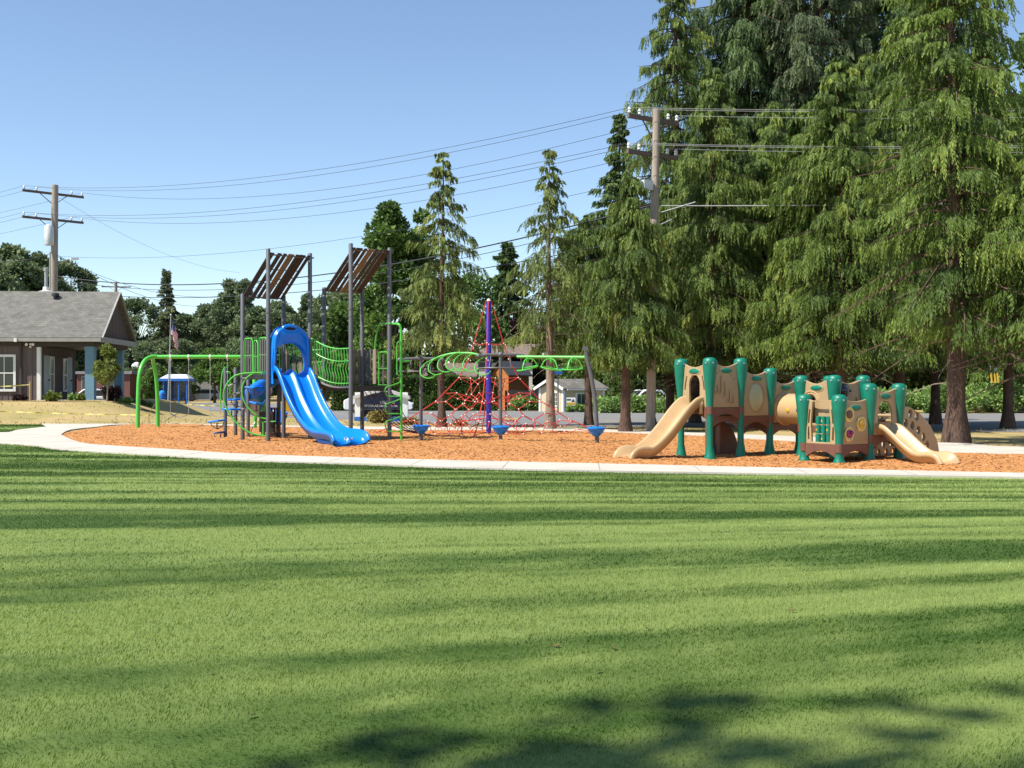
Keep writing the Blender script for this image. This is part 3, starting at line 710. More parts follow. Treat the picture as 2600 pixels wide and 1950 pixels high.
# pierced climbing walls
out = [(.06, .1), (.06, 1.22), (.34, 1.19), (.7, 1.03), (1.03, .77), (1.26, .44), (1.38, .0), (1.15, -.05), (.9, .0), (.5, .08)]
hl = []
for r_ in range(4):
    rad = .42 + .215 * r_
    for k in range(8):
        da = .205 / rad; a = 1.42 - k * da - (r_ % 2) * da * .5
        x, z = .05 + rad * math.cos(a) * 1.12, -.02 + rad * math.sin(a) * 1.04
        rr = .072 + .004 * r_
        if .14 < x < 1.25 and .1 < z < 1.12 and math.hypot(x * .93, z) < 1.12: hl.append(ell(x, z, rr * .8, rr * 1.15, 10))
ok = []
for h in hl:
    c = np.mean(h, 0)
    if all(np.hypot(*(c - np.mean(g_, 0))) > .172 for g_ in ok): ok.append(h)
hl = ok
for a_ in (1, 0):
    m = MB(); m.prism(out, nd(a_, 2), uB, UZ, .07, holes=hl)
    cw = m.build('climbing_wall', M_tan, ts, bevel=.012)
m = MB()
for (x, z) in ((.25, 1.0), (.55, .88), (.85, .65), (1.05, .38), (1.12, .12)): m.tube([nd(0, 2) + uB * x + UZ * z, nd(1, 2) + uB * x + UZ * z], .035, 8)
m.build('climbing_rungs', M_tan, ts)
m = MB(); m.prism([(0, .86)] + [(.62 * math.cos(a), .86 * math.sin(a)) for a in np.linspace(1.3, 0, 9)] + [(0, 0)], nd(-3, .02), uB, UZ, .5)
m.build('back_climber', M_brown, ts, bevel=.03)

# ================================================================ tall blue, green and grey structure
P1 = at(681, 985, 32.7); P2 = at(787, 985, 33.5); P3 = at(616, 985, 33.72); P4 = P2 + (P3 - P1)
Q1 = at(890.6, 985, 32.7); Q2 = at(989, 985, 33.5); Q3 = at(823, 985, 33.95); Q4 = Q2 + (Q3 - Q1)
for p in (P1, P2, P3, P4, Q1, Q2, Q3, Q4): p.z = 0
bs_ = thing('tower_play_structure', (P1 + P2 + P3 + P4) / 4, 'tall grey and green play tower with blue slides and slatted sloping roofs', 'play structure')
DA, DB = 2.0, 1.66
def gpost(p, top, r=.062, band=None, name='post'):
    m = MB(); m.lathe([(r, -.08), (r, top - .012), (r * .85, top)], p, 16)
    if band: m.lathe([(r + .006, band - .02), (r + .006, band + .02)], p, 16); m.lathe([(r + .004, band - .22), (r + .004, band - .2)], p, 16)
    return m.build(name, M_grey, bs_)
gpost(P1, 5.59, band=3.75); gpost(P2, 5.55, band=3.75); gpost(P3, 4.38, band=None); gpost(P4, 4.38)
gpost(Q1, 5.74, band=3.85); gpost(Q2, 5.71, band=3.85); gpost(Q3, 4.59, band=3.85); gpost(Q4, 4.59)
def roof(A, B_, Cc, D, zh, zl, cols, name='slatted_roof'):
    """A,B high edge, C,D low edge"""
    a, b_, c, d = [Vector((p.x, p.y, z)) for p, z in ((A, zh), (B_, zh), (Cc, zl), (D, zl))]
    ex = (b_ - a); L = ex.length; ex.normalize(); dn = (c - a); DL = dn.length; dn.normalize(); nz = ex.cross(dn).normalized()
    fr = MB(); fr.tube([a - ex * .02, b_ + ex * .12], .022, 8)
    fr.tube([c - ex * .02, d + ex * .05], .022, 8)
    for f in (.33, .66): fr.tube([a + dn * DL * f + ex * .03, b_ + dn * DL * f - ex * .03], .016, 6)
    rf = fr.build(name, M_grey, bs_)
    for k, (x, wd, mt) in enumerate(cols):
        m = MB(); m.bar(a + ex * (L * x) - dn * .08, a + ex * (L * x) + dn * (DL + .05), wd, .03, nz)
        m.build('roof_slat', mt, rf, bevel=.006)
roof(P1, P2, P3, P4, 5.42, 4.30, [(.06, .17, M_wood3), (.25, .13, M_wood3), (.38, .11, M_wood3), (.53, .19, M_wood2), (.68, .11, M_wood3), (.80, .19, M_wood1), (.95, .10, M_wood3)])
roof(Q1, Q2, Q3, Q4, 5.57, 4.50, [(.06, .11, M_wood3), (.2, .2, M_wood1), (.36, .10, M_wood3), (.5, .18, M_wood2), (.64, .12, M_wood3), (.76, .10, M_wood3), (.9, .2, M_wood1)])
def gdeck(pts, z, name='deck'):
    m = MB(); v = [Vector((p.x, p.y, z)) for p in pts]; lo_ = [q - Vector((0, 0, .15)) for q in v]; k = len(v)
    m.add(v + lo_, [tuple(range(k)), tuple(range(2 * k - 1, k - 1, -1))] + [(i, (i + 1) % k, k + (i + 1) % k, k + i) for i in range(k)])
    return m.build(name, M_black, bs_, bevel=.01)
gdeck([P1, P2, P4, P3], DA); gdeck([Q1, Q2, Q4, Q3], DB)
# rear post group of the tower deck
for u, Y, top, r in ((572, 35.4, 2.23, .055), (598, 36.4, 2.25, .06), (630, 34.9, DA - .1, .055)): gpost(at(u, 985, Y) * Vector((1, 1, 0)), top, r)
gpost(at(820, 985, 34.3) * Vector((1, 1, 0)), .9, .07); gpost(at(708, 985, 35.0) * Vector((1, 1, 0)), DA, .06)
# barrier panels: green pipe loops holding grey slats
def barrier(a, b_, z0, z1, nslat=4, mat=None, frame=True, sw=.06, name='barrier', r=.02):
    a = Vector(a); b_ = Vector(b_); ex = (b_ - a); L = ex.length; ex.normalize(); m = MB()
    loop = [a + UZ * z0, a + UZ * (z1 - .08), a + ex * .06 + UZ * z1, b_ - ex * .06 + UZ * z1, b_ + UZ * (z1 - .08), b_ + UZ * z0]
    m.tube(loop, r, 7, closed=True); m.tube([a + UZ * (z0 + (z1 - z0) * .5), b_ + UZ * (z0 + (z1 - z0) * .5)], r * .7, 6)
    f = m.build(name, M_green, bs_)
    s = MB()
    for k in range(nslat):
        c = a + ex * (L * (k + .8) / (nslat + .6)); s.box(c + UZ * ((z0 + z1) / 2 - .02), (sw, .025, z1 - z0 - .08), (ex, ex.cross(UZ), UZ))
    if nslat: s.build('slats', mat or M_plank2, f, bevel=.004)
    return f
e13 = (P3 - P1)
barrier(P1 + e13 * .93, P1 + e13 * .60, DA + .05, DA + 1.05, 3)
barrier(P1 + e13 * .56, P1 + e13 * .40, DA + .05, DA + .98, 1)
barrier(P1 + e13 * .34, P1 + e13 * .06, DA + .05, DA + 1.05, 3)
barrier(P3 + (P4 - P3) * .1, P3 + (P4 - P3) * .9, DA + .05, DA + 1.05, 6)
# slide hood between the front posts
e1 = (P2 - P1).normalized(); n1 = Vector((e1.y, -e1.x, 0)); W1 = (P2 - P1).length
def hood():
    m = MB(); K = 22; rings = []
    cx = W1 / 2
    for (dpt, g, lift) in ((-.08, 0, 0), (.0, .01, .0), (.09, .0, -.01), (.15, -.03, -.03)):
        o_, i_ = [], []
        for k in range(K + 1):
            a = math.pi * k / K
            top = 1.28 + .11 * max(0, math.sin(a)) ** 6
            cs = math.copysign(abs(math.cos(a)) ** .45, math.cos(a)); o_.append(P1 + e1 * (cx + (cx - .06 + g) * cs) + UZ * (DA + .28 + (top - .28 + lift + g) * math.sin(a) ** .36) + n1 * dpt)
            iw = cx - (.17 if math.cos(a) > 0 else .075) + .02 * (dpt > .08); i_.append(P1 + e1 * (cx + iw * math.cos(a)) + UZ * (DA + .28 + (.62 + .06 * (dpt > .1) + lift) * math.sin(a) ** .85) + n1 * (dpt + (.0 if dpt < .2 else .03)))
        o_ = [P1 + e1 * (cx + (cx - .06 + g)) + UZ * (DA - .28) + n1 * dpt] + o_ + [P1 + e1 * (cx - (cx - .06 + g)) + UZ * (DA - .28) + n1 * dpt]
        i_ = [P1 + e1 * (cx + (cx - .20)) + UZ * (DA - .28) + n1 * dpt] + i_ + [P1 + e1 * (cx - (cx - .10)) + UZ * (DA - .28) + n1 * dpt]
        rings.append((o_, i_))
    n = K + 3; vs = []
    for o_, i_ in rings: vs += o_ + i_
    fs = []; S = 2 * n
    for r_ in range(len(rings) - 1):
        for k in range(n - 1):
            b0 = r_ * S
            fs.append((b0 + k, b0 + k + 1, b0 + S + k + 1, b0 + S + k)); fs.append((b0 + n + k, b0 + S + n + k, b0 + S + n + k + 1, b0 + n + k + 1))
    for r_ in (0, len(rings) - 1):
        for k in range(n - 1): fs.append((r_ * S + k, r_ * S + n + k, r_ * S + n + k + 1, r_ * S + k + 1))
    for k in (0, n - 1):
        for r_ in range(len(rings) - 1): fs.append((r_ * S + k, (r_ + 1) * S + k, (r_ + 1) * S + n + k, r_ * S + n + k))
    m.add(vs, fs); h = m.build('slide_hood', M_blue, bs_, sharp=60)
    # moulded ridge and port on top
    r2 = MB(); c = P1 + e1 * (W1 * .47) + UZ * (DA + 1.31) + n1 * .13
    r2.tube([c + e1 * (.22 * math.cos(a)) + UZ * (.08 * math.sin(a)) for a in np.linspace(0, 2 * math.pi, 20)[:-1]], .05, 8, closed=True)
    r2.build('hood_port', M_blue, h)
    MB().lathe([(1, 0), (1, .02), (.02, .022)], c + n1 * .005, 16, ax=(e1, UZ, n1), sx=.16, sy=.05).build('port_recess', M_dark, h)
    r3 = MB()
    for sg in (-1, 1):
        r3.tube(spline([P1 + e1 * (W1 / 2 + sg * .2) + UZ * (DA + 1.33) + n1 * .1, P1 + e1 * (W1 / 2 + sg * .47) + UZ * (DA + 1.1) + n1 * .15, P1 + e1 * (W1 / 2 + sg * .52) + UZ * (DA + .6) + n1 * .15, P1 + e1 * (W1 / 2 + sg * .55) + UZ * (DA + .05) + n1 * .14], 5), [.05, .055, .055, .05, .05, .05, .045, .045, .045, .045, .04, .04, .04, .035, .03, .03], 8)
    r3.build('hood_ridge', M_blue, h)
hood()
mid = P1 + (P2 - P1) * .5
sp = [(-.05, 2.02), (.14, 2.0), (.36, 1.82), (.8, 1.28), (1.35, .78), (1.95, .42), (2.5, .27), (3.1, .25), (3.42, .21), (3.52, .1)]
slide_body([mid + n1 * s + UZ * z for s, z in sp], 1.06, 'double_slide', M_blue, bs_, lanes=2, wall=.24)
m = MB(); f0 = mid + n1 * 2.9
m.prism([(-.3, 0), (.62, 0), (.6, .2), (-.62, .26)], f0 + UZ * -.02, n1, UZ, .75); m.build('slide_foot', M_blue, bs_, bevel=.04)
MB().box(mid + n1 * 3.5 + UZ * .26, (.02, .25, .05), (n1, e1, UZ)).build('slide_sticker', M_white, bs_)
# arch climber on the left of the front post
for k, (dy, pts) in enumerate(((0, [(705, 1490), (500, 1450), (330, 1330), (200, 1160), (148, 1000), (150, 900), (190, 800), (270, 710), (370, 672), (500, 660), (655, 655)]),
                               (.42, [(705, 1262), (600, 1232), (500, 1150), (425, 1050), (388, 930), (400, 810), (460, 715), (540, 668), (655, 652)]))):
    m = MB(); m.tube(spline([at(540 + x * .1928, 820 + y * .1928, 32.9 + dy) for x, y in pts], 4), .024, 8); m.build('arch_rail', M_green, bs_)
RG = [((160, 850), (300, 790)), ((280, 935), (385, 915)), ((175, 1078), (300, 1070)), ((360, 1155), (440, 1110)), ((330, 1330), (420, 1285)), ((500, 1440), (580, 1250)), ((360, 738), (470, 720))]
m = MB(); s2 = MB()
for (a, b_) in RG:
    A_ = at(540 + a[0] * .1928, 820 + a[1] * .1928, 32.95); B_ = at(540 + b_[0] * .1928, 820 + b_[1] * .1928, 33.7)
    m.tube([A_, B_], .014, 6); s2.tube([A_.lerp(B_, .3), A_.lerp(B_, .7)], .022, 6)
rg = m.build('rope_rungs', M_rope, bs_); s2.build('rung_sleeves', M_conn, rg)
# green grab rails and vertical pipe
m = MB(); m.tube(spline([at(566 + 540 * 0 + 6, 932, 35.1), at(565, 945, 35.1), at(561, 985, 35.1), at(560, 1030, 35.1), at(566, 1036, 35.1)], 4), .02, 7)
m.tube(spline([at(575, 945, 35.2), at(584, 945, 35.2), at(585, 960, 35.2), at(584, 1000, 35.2)], 3), .016, 6); m.build('grab_rail', M_green, bs_)
m = MB(); m.tube([at(668, 1072, 33.2), at(668, 1105, 33.2)], .02, 6); m.tube([at(655, 1072, 34.0), at(700, 1070, 34.0)], .02, 6); m.build('climber_brace', M_green, bs_)
# leaf shaped step pods with ring handles
def pod(u, v, Y, r=.27, rot=0.0, dz=0, mat=None, tilt=0.0):
    c = at(u, v, Y); P = []
    for k in range(30):
        a = 2 * math.pi * k / 30; rr = r * (1 + .16 * math.cos(5 * a + rot)); P.append((rr * math.cos(a), rr * math.sin(a) * .9))
    m = MB(); m.prism(P, c, Vector((math.cos(tilt), 0, math.sin(tilt))), (0, 1, 0), .06)
    p = m.build('step_pod', mat or M_blue, bs_, bevel=.02)
    q = MB(); q.tube([c + Vector((.2 * math.cos(a), .02, -.03 - .2 * abs(math.sin(a)))) for a in np.linspace(0, math.pi, 9)], .014, 6); q.tube([c - UZ * .05, c - UZ * .25], .022, 6)
    q.build('pod_bracket', M_grey, p)
for a in ((551, 1069, 35.0, .26, 0, 0, None, .12), (588, 1039, 35.2, .27, 1, 0, None, -.03), (603, 1014, 35.4, .27, 2, 0, None, .05), (645, 984, 34.6, .28, .5, 0, None, 0), (560, 1098, 35.2, .17, 1, 0, M_blued, .1), (651, 1024, 34.4, .2, 1, 0, None, -.2)): pod(*a)
# spiral slide behind the tower
cc = at(668, 985, 36.0); cc.z = 0
pts = [at(722, 948, 35.2), at(706, 962, 35.0), at(686, 984, 34.85), at(664, 1006, 35.0), at(645, 1023, 35.5), at(641, 1038, 36.3), at(655, 1052, 37.0), at(680, 1064, 37.2), at(705, 1073, 36.9)]
slide_body(pts, .66, 'spiral_slide', M_blue, bs_, wall=.34)
m = MB(); m.lathe([(.07, -.05), (.07, 2.6)], cc, 12); m.build('spiral_slide_post', M_green, bs_)
# dark panels under the deck
m = MB(); m.box(at(676, 1071, 34.5), (.42, .06, .62)); m.build('counter_panel', M_black, bs_, bevel=.01)
m = MB()
for u in (690, 697, 704): m.box(at(u, 1074, 34.9), (.07, .04, .95))
m.build('wood_panel', M_wood1, bs_)
m = MB(); m.box(at(735, 1027, 37.0), (.27, .05, .46)); m.box(at(745, 1025, 36.95), (.06, .05, .3)); m.tube([at(728, 1054, 37), at(752, 1054, 37)], .015, 6); m.build('game_panel', M_yel, bs_, bevel=.02)
# sloping bridge between the towers
def bz(t): return DA + (DB - DA) * t - .14 * math.sin(math.pi * t)
nb = 14; m = MB()
for k in range(nb):
    t0, t1 = k / nb + .006, (k + 1) / nb - .006
    c = [P2.lerp(Q1, t0) + UZ * bz(t0), P2.lerp(Q1, t1) + UZ * bz(t1), P4.lerp(Q3, t1) + UZ * bz(t1), P4.lerp(Q3, t0) + UZ * bz(t0)]
    m.add(c + [p - UZ * .06 for p in c], [(0, 1, 2, 3), (7, 6, 5, 4), (0, 4, 5, 1), (1, 5, 6, 2), (2, 6, 7, 3), (3, 7, 4, 0)])
for a, b_ in ((P2, Q1), (P4, Q3)): m.tube([a.lerp(b_, t) + UZ * (bz(t) - .05) for t in np.linspace(0, 1, 12)], .05, 6)
br = m.build('bridge', M_black, bs_)
for a, b_ in ((P2, Q1), (P4, Q3)):
    m = MB(); T = np.linspace(.03, .97, 15)
    m.tube([a.lerp(b_, t) + UZ * (bz(t) + 1.08) for t in np.linspace(0, 1, 12)], .022, 7)
    m.tube([a.lerp(b_, t) + UZ * (bz(t) + .72) for t in np.linspace(0, 1, 12)], .016, 6)
    m.tube([a.lerp(b_, t) + UZ * (bz(t) + .08) for t in np.linspace(0, 1, 12)], .016, 6)
    for k, t in enumerate(T):
        q = a.lerp(b_, t) + UZ * bz(t); sx = .035; d = (b_ - a).normalized()
        m.tube(spline([q + UZ * .02, q + UZ * .25 + d * sx, q + UZ * .5 - d * sx, q + UZ * .74 + d * sx, q + UZ * 1.08], 3), .012, 5)
    rl = m.build('bridge_railing', M_green, br)
    if a is P4:
        for k, t in enumerate((.1, .26, .42, .6, .78)):
            q = a.lerp(b_, t) + UZ * (bz(t) + .45); d = (b_ - a).normalized(); MB().box(q, (.13, .03, .7), (d, d.cross(UZ), UZ)).build('rail_plank', (M_plank1, M_plank2)[k % 2], br)
# tower two: plank screens, rails, hoop and spiral climber
def planks(a, b_, z0, z1, mats, wd=.14, parent=None):
    L = (b_ - a).length; ex = (b_ - a).normalized()
    for k, mt in enumerate(mats):
        c = a + ex * (L * (k + .5) / len(mats)); MB().box(c + UZ * ((z0 + z1) / 2), (wd, .03, z1 - z0), (ex, ex.cross(UZ), UZ)).build('screen_plank', mt, bs_, bevel=.004)
planks(Q3 + (Q4 - Q3) * .72, Q4 + (Q2 - Q4) * .0, DB + .06, DB + 1.1, [M_plank1, M_plank1], .13)
planks(Q4 + (Q2 - Q4) * .04, Q4 + (Q2 - Q4) * .55, DB + .06, DB + 1.1, [M_plank2, M_plank2, M_plank3], .17)
barrier(Q4 + (Q2 - Q4) * .62, Q4 + (Q2 - Q4) * .94, DB + .03, DB + 1.0, 1)
barrier(Q3 + (Q4 - Q3) * .02, Q3 + (Q4 - Q3) * .3, DB + .03, DB + 1.0, 1)
m = MB(); m.tube(spline([at(952, 972, 34.2), at(952, 890, 34.2), at(955, 855, 34.1), at(961, 830, 34), at(968, 822, 33.9), at(980, 822, 33.7), at(988, 818, 33.5)], 4), .024, 8); m.build('entry_hoop', M_green, bs_)
sx_ = at(1019, 985, 33.0).x
m = MB(); m.tube(spline([at(989, 822, 33.45), at(1003, 822, 33.2), at(1013, 824, 33.0), at(1018, 836, 33.0), at(1018.5, 870, 33.0), at(1018.5, 985, 33), at(1019, 1050, 33.0), Vector((sx_, 33.0, -.06))], 5), .036, 10); gc = m.build('spiral_climber_pole', M_green, bs_)
for (yt, yb) in ((970, 1006), (1013, 1050), (1057, 1095)):
    m = MB(); m.tube(spline([at(1017, yt, 33), at(1000, yt + 7, 32.8), at(983, yt + 12, 32.6), at(978, yt + 20, 32.6), at(980, yt + 30, 32.7), at(985, yb, 32.8), at(1000, yb + .5, 32.9), at(1018, yb + .5, 33)], 4), .019, 7); m.build('climber_loop', M_green, gc)
m = MB(); m.tube(spline([at(1017, 866, 33), at(1010, 869, 32.9), at(1008, 880, 32.9), at(1008, 940, 32.9), at(1010, 951, 32.9), at(1017, 954, 33)], 4), .016, 7); m.build('climber_handle', M_green, gc)
# black climbing net from the rear of tower two
m = MB(); mk = MB()
def netp(s, t):
    a = Q4.lerp(Q2, s) + UZ * (DB - .05); e = at(1085 + 30 * s, 985, 36.6 - 1.6 * s) * Vector((1, 1, 0)) + UZ * .12
    p = a.lerp(e, t); p.z -= .55 * math.sin(math.pi * t) * (1 - .3 * t); return p
for s in np.linspace(0, 1, 6): m.tube([netp(s, t) for t in np.linspace(0, 1, 14)], .012, 5)
for t in np.linspace(.08, .96, 11):
    m.tube([netp(s, t) for s in np.linspace(0, 1, 6)], .010, 5)
    for s in np.linspace(0, 1, 6)[::2]: mk.ball(netp(s, t), .028, 5)
cn = m.build('climbing_net', M_rope, bs_); mk.build('net_connectors', pm('red_connector', (.5, .06, .05), .5), cn)['kind'] = 'stuff'

# ================================================================ overhead climber
oc = thing('overhead_climber', at(1271, 985, 32.6) * Vector((1, 1, 0)), 'green and grey overhead ladder climber with blue pods round its posts', 'climber')
O1, O2, O3 = at(1069, 985, 33.4), at(1271, 985, 32.6), at(1514, 985, 31.6)
for p in (O1, O2, O3): p.z = 0
def opod(p):
    b = MB(); b.lathe([(.05, .26), (.1, .27), (.13, .32), (.19, .36), (.21, .42), (.26, .47), (.265, .5), (.24, .515), (.06, .53)], p, 24)
    return b
for p, top in ((O1, 2.44), (O2, 2.53)):
    b = MB(); b.lathe([(.055, -.08), (.055, .25)], p, 14); b.lathe([(.05, .5), (.05, top)], p, 14); b.ball(p + UZ * (top + .02), .085, 10); po = b.build('post', M_grey, oc)
    b = MB(); wd = .62
    b.tube([p + Vector((-wd, -.1, top - .03)), p + Vector((-wd * .6, 0, top + .01)), p + UZ * (top + .02), p + Vector((wd * .6, 0, top + .01)), p + Vector((wd, .1, top - .0))], .05, 10)
    for sx in (-wd, wd): b.ball(p + Vector((sx, .1 * sx / wd, top - .02)), .07, 8)
    b.tube([p + Vector((wd * 1.05 * math.cos(a), .42 * math.sin(a), top - .36)) for a in np.linspace(0, 2 * math.pi, 20)[:-1]], .02, 7, closed=True)
    for a in (0, 1.05, 2.1, math.pi, 4.2, 5.2): b.tube([p + Vector((wd * 1.05 * math.cos(a), .42 * math.sin(a), top - .36)), p + Vector((wd * .9 * math.cos(a), .1 * math.sin(a), top - .02))], .014, 6)
    b.build('ring_handle', M_grey, oc)
    opod(p).build('blue_pod', M_blue, oc, sharp=30)
b = MB(); pts = [(1516, 1132), (1515, 1085), (1514, 1060), (1511, 1020), (1506, 985), (1500, 950), (1494, 925), (1490, 905), (1488, 893)]
b.tube(spline([at(u, v, 31.6) for u, v in pts], 4), .06, 12); b.prism([(-.09, 0), (.05, -.02), (.07, .09), (-.06, .14)], at(1487, 890, 31.6), (1, 0, 0), UZ, .1); b.build('bent_post', M_grey, oc)
opod(O3 + Vector((.0, 0, 0))).build('blue_pod', M_blue, oc, sharp=30)
cp = lambda x, y, Y: at(980 + x * .2622, 740 + y * .2622, Y)
b = MB(); top_ = [cp(440, 668, 33.2), cp(540, 625, 33.1), cp(650, 600, 33.0), cp(740, 596, 32.95), cp(850, 603, 32.85), cp(985, 638, 32.7)]
tops = spline(top_, 5); b.tube(tops, .032, 8); la = b.build('arched_ladder', M_green, oc)
b = MB(); b.tube([q + Vector((0, .0, 0)) for q in tops], .01, 4)
for k in range(7):
    t = .03 + k * .155; q = tops[int(t * (len(tops) - 1))]; d = Vector((-.30, -.1, 0))
    b = MB(); b.tube(spline([q, q + Vector((-.16, -.1, -.08)), q + Vector((-.29, -.22, -.24)), q + Vector((-.28, -.32, -.42)), q + Vector((-.12, -.38, -.52)), q + Vector((.06, -.4, -.5)), q + Vector((.15, -.38, -.42))], 4), .017, 7); b.build('hook_rung', M_green, la)
b = MB(); b.tube([cp(1270, 632, 32.5), cp(1925, 637, 31.7)], .04, 8); b.box(cp(1948, 640, 31.65), (.14, .1, .09)); tb_ = b.build('trapeze_beam', M_green, oc)
for (x, y, tl, ph) in ((1370, 745, .22, 0), (1600, 748, -.18, 1.2), (1805, 750, .03, 2.2)):
    Y = 32.3 - (x - 1270) / 655 * .7; hub = cp(x, 650, Y); c = cp(x, y, Y); rr = .29; b = MB()
    ringp = [c + Vector((rr * math.cos(a), rr * math.sin(a), tl * rr * math.cos(a) + .03 * math.sin(a))) for a in np.linspace(0, 2 * math.pi, 22)[:-1]]
    b.tube(ringp, .019, 7, closed=True)
    for k in range(3):
        q = ringp[int((ph / 6.28 + k / 3) * 21) % 21]; b.tube(spline([hub, hub.lerp(q, .35) + Vector((0, 0, .035)) + (q - hub) * Vector((.25, .25, 0)), q], 4), .017, 6)
    b.lathe([(.02, -.12), (.045, -.08), (.03, .03)], hub, 8); b.build('spinning_ring', M_green, tb_)
b = MB(); b.tube([cp(150, 676, 33.0), cp(230, 674, 33.3)], .03, 8); b.build('link_bar', M_green, oc)

# ================================================================ rope pyramid
NY = 37.7; nx = at(1241, 985, NY).x; NC = Vector((nx, NY, 0))
rn = thing('rope_pyramid', NC, 'red rope climbing pyramid round a violet mast', 'climbing net')
b = MB(); b.lathe([(.085, -.08), (.085, 4.4), (.05, 4.47)], NC, 16); ms_ = b.build('mast', M_mast, rn); b = MB(); b.lathe([(.03, 4.45), (.07, 4.47), (.05, 4.53), (.01, 4.55)], NC, 12); b.build('mast_cap', M_conn, ms_)
LV = [(4.48, .08), (3.07, .49), (2.55, .66), (1.94, .98), (1.16, 1.74), (.56, 2.66), (.02, 3.95)]
AN = [R(a) for a in (4, 96, 182, 262)]; NA = 4
def npnt(k, lv, f=1.0, dz=0):
    z, r = LV[lv]; a = AN[k % NA]; q = .75 if k % NA in (1, 3) else 1.0; return NC + Vector((r * q * f * math.cos(a), r * q * f * math.sin(a), z + dz))
ro = MB(); co = MB()
def rope(a, b_, r=.012): ro.tube([a, b_], r, 5, cap=False)
def conn(p, r=.026): co.ball(p, r, 5)
def armz(k, z):
    for i in range(len(LV) - 1):
        z1, z2 = LV[i][0], LV[i + 1][0]
        if z1 >= z >= z2: return npnt(k, i).lerp(npnt(k, i + 1), (z1 - z) / (z1 - z2))
    return npnt(k, 6)
for k in range(NA):
    for lv in range(6): rope(npnt(k, lv), npnt(k, lv + 1), .018)
    for lv in range(1, 6): conn(npnt(k, lv)); conn(npnt(k, lv) + Vector((.06, 0, -.05)), .022)
    conn(npnt(k, 6, .98, .02), .05)
    m_ = (npnt(k, 1) + npnt(k + 1, 1)) / 2 - Vector((0, 0, .05)); rope(npnt(k, 1), m_); rope(m_, npnt(k + 1, 1))
    rows = []
    for r_, (z, nn) in enumerate(((1.94, 3), (1.42, 5), (1.12, 6), (.72, 8), (.48, 9), (.16, 11))):
        A_, B_ = armz(k, z), armz(k + 1, z); row = []
        for i in range(nn + 1):
            f = i / nn; p = A_.lerp(B_, f); inw = 1 - .16 * math.sin(math.pi * f) - .05 * (r_ % 2)
            p = Vector((NC.x + (p.x - NC.x) * inw, NC.y + (p.y - NC.y) * inw, z + (.10 if i % 2 else -.10) * (0 if i in (0, nn) else 1) - .14 * math.sin(math.pi * f)))
            row.append(p)
            if 0 < i < nn: conn(p)
        for p, q in zip(row, row[1:]): rope(p, q)
        rows.append(row)
    for ra, rb in zip(rows, rows[1:]):
        for i in range(1, len(ra) - 1):
            j = min(range(len(rb)), key=lambda t: (rb[t] - ra[i]).length)
            if (i + len(ra)) % 2 or len(ra) < 5: rope(ra[i], rb[j])
    for i in (1, len(rows[1]) - 2): rope(rows[1][i], NC + Vector((0, 0, 1.05)))
    rope(rows[3][4], NC + Vector((0, 0, .62))); rope(rows[5][5], NC + Vector((0, 0, .15)))
    am = (AN[k] + (AN[(k + 1) % NA] + (2 * math.pi if k == NA - 1 else 0))) / 2; g_ = NC + Vector((2.0 * math.cos(am), 1.6 * math.sin(am), .02))
    rope(rows[5][4], g_); rope(rows[5][7], g_)
rop = ro.build('ropes', M_red, rn, weld=False); rop['kind'] = 'stuff'; co.build('rope_connectors', M_conn, rn, weld=False)['kind'] = 'stuff'

# ================================================================ swing set
SY = 44.0; sx0 = hx(364, 43.6); sx1 = hx(657, SY); SZ = hz(906, SY)
sw = thing('swing_set', (sx0, SY, 0), 'bright green swing frame with curved legs left of the play tower', 'swing set')
b = MB(); b.tube([(sx0 + .25, SY, SZ), (sx1, SY, SZ)], .075, 12); b.build('beam', M_green, sw)
for sy, dx in ((-.9, -.05), (1.0, .12)):
    b = MB(); b.tube(spline([(sx0 + dx, SY + sy, -.08), (sx0 + dx, SY + sy * .95, 1.2), (sx0 + dx * .9, SY + sy * .8, 2.1), (sx0 + .05 + dx * .5, SY + sy * .45, 2.6), (sx0 + .2, SY + sy * .15, SZ - .01), (sx0 + .4, SY, SZ)], 5), .078, 12); b.build('leg', M_green, sw)
    b = MB(); b.tube(spline([(sx1 - dx, SY + sy, -.08), (sx1 - dx, SY + sy * .95, 1.2), (sx1 - .1, SY + sy * .5, 2.4), (sx1 - .25, SY, SZ)], 5), .078, 12); b.build('leg', M_green, sw)
xs4 = [hx(u, SY) for u in (433, 479, 533.5, 577.5)]
for x in xs4:
    b = MB(); b.lathe([(.085, -.03), (.085, .03)], (x, SY, SZ), 12, ax=(Vector((0, 1, 0)), UZ, Vector((1, 0, 0)))); b.box((x, SY, SZ - .1), (.04, .06, .08)); b.build('hanger', M_conn, sw)
def swing(x0, x1, label):
    s = thing('swing', ((x0 + x1) / 2, SY, SZ - .1), label, 'swing', 'swings on the green frame')
    for x in (x0, x1):
        b = MB(); z = SZ - .12; k = 0
        while z > .62:
            b.box((x, SY, z), (.012 if k % 2 else .026, .026 if k % 2 else .012, .055)); z -= .048; k += 1
        b.build('chain', M_galv, s)
    b = MB(); K = 12; vs = []
    for i in range(K + 1):
        t = i / K; xx = x0 + (x1 - x0) * t; z = .62 - .14 * math.sin(math.pi * t)
        vs += [(xx, SY - .08, z), (xx, SY + .08, z), (xx, SY + .08, z - .02), (xx, SY - .08, z - .02)]
    b.add(vs, [(i * 4 + j, i * 4 + (j + 1) % 4, i * 4 + 4 + (j + 1) % 4, i * 4 + 4 + j) for i in range(K) for j in range(4)] + [(0, 1, 2, 3), tuple(K * 4 + j for j in (3, 2, 1, 0))])
    b.build('seat', pm('belt_rubber', (.3, .29, .27), .7) if 'belt_rubber' not in MATS else MATS['belt_rubber'], s)
swing(xs4[0], xs4[1], 'belt swing nearer the curved green legs')
swing(xs4[2], xs4[3], 'belt swing nearer the grey play tower')
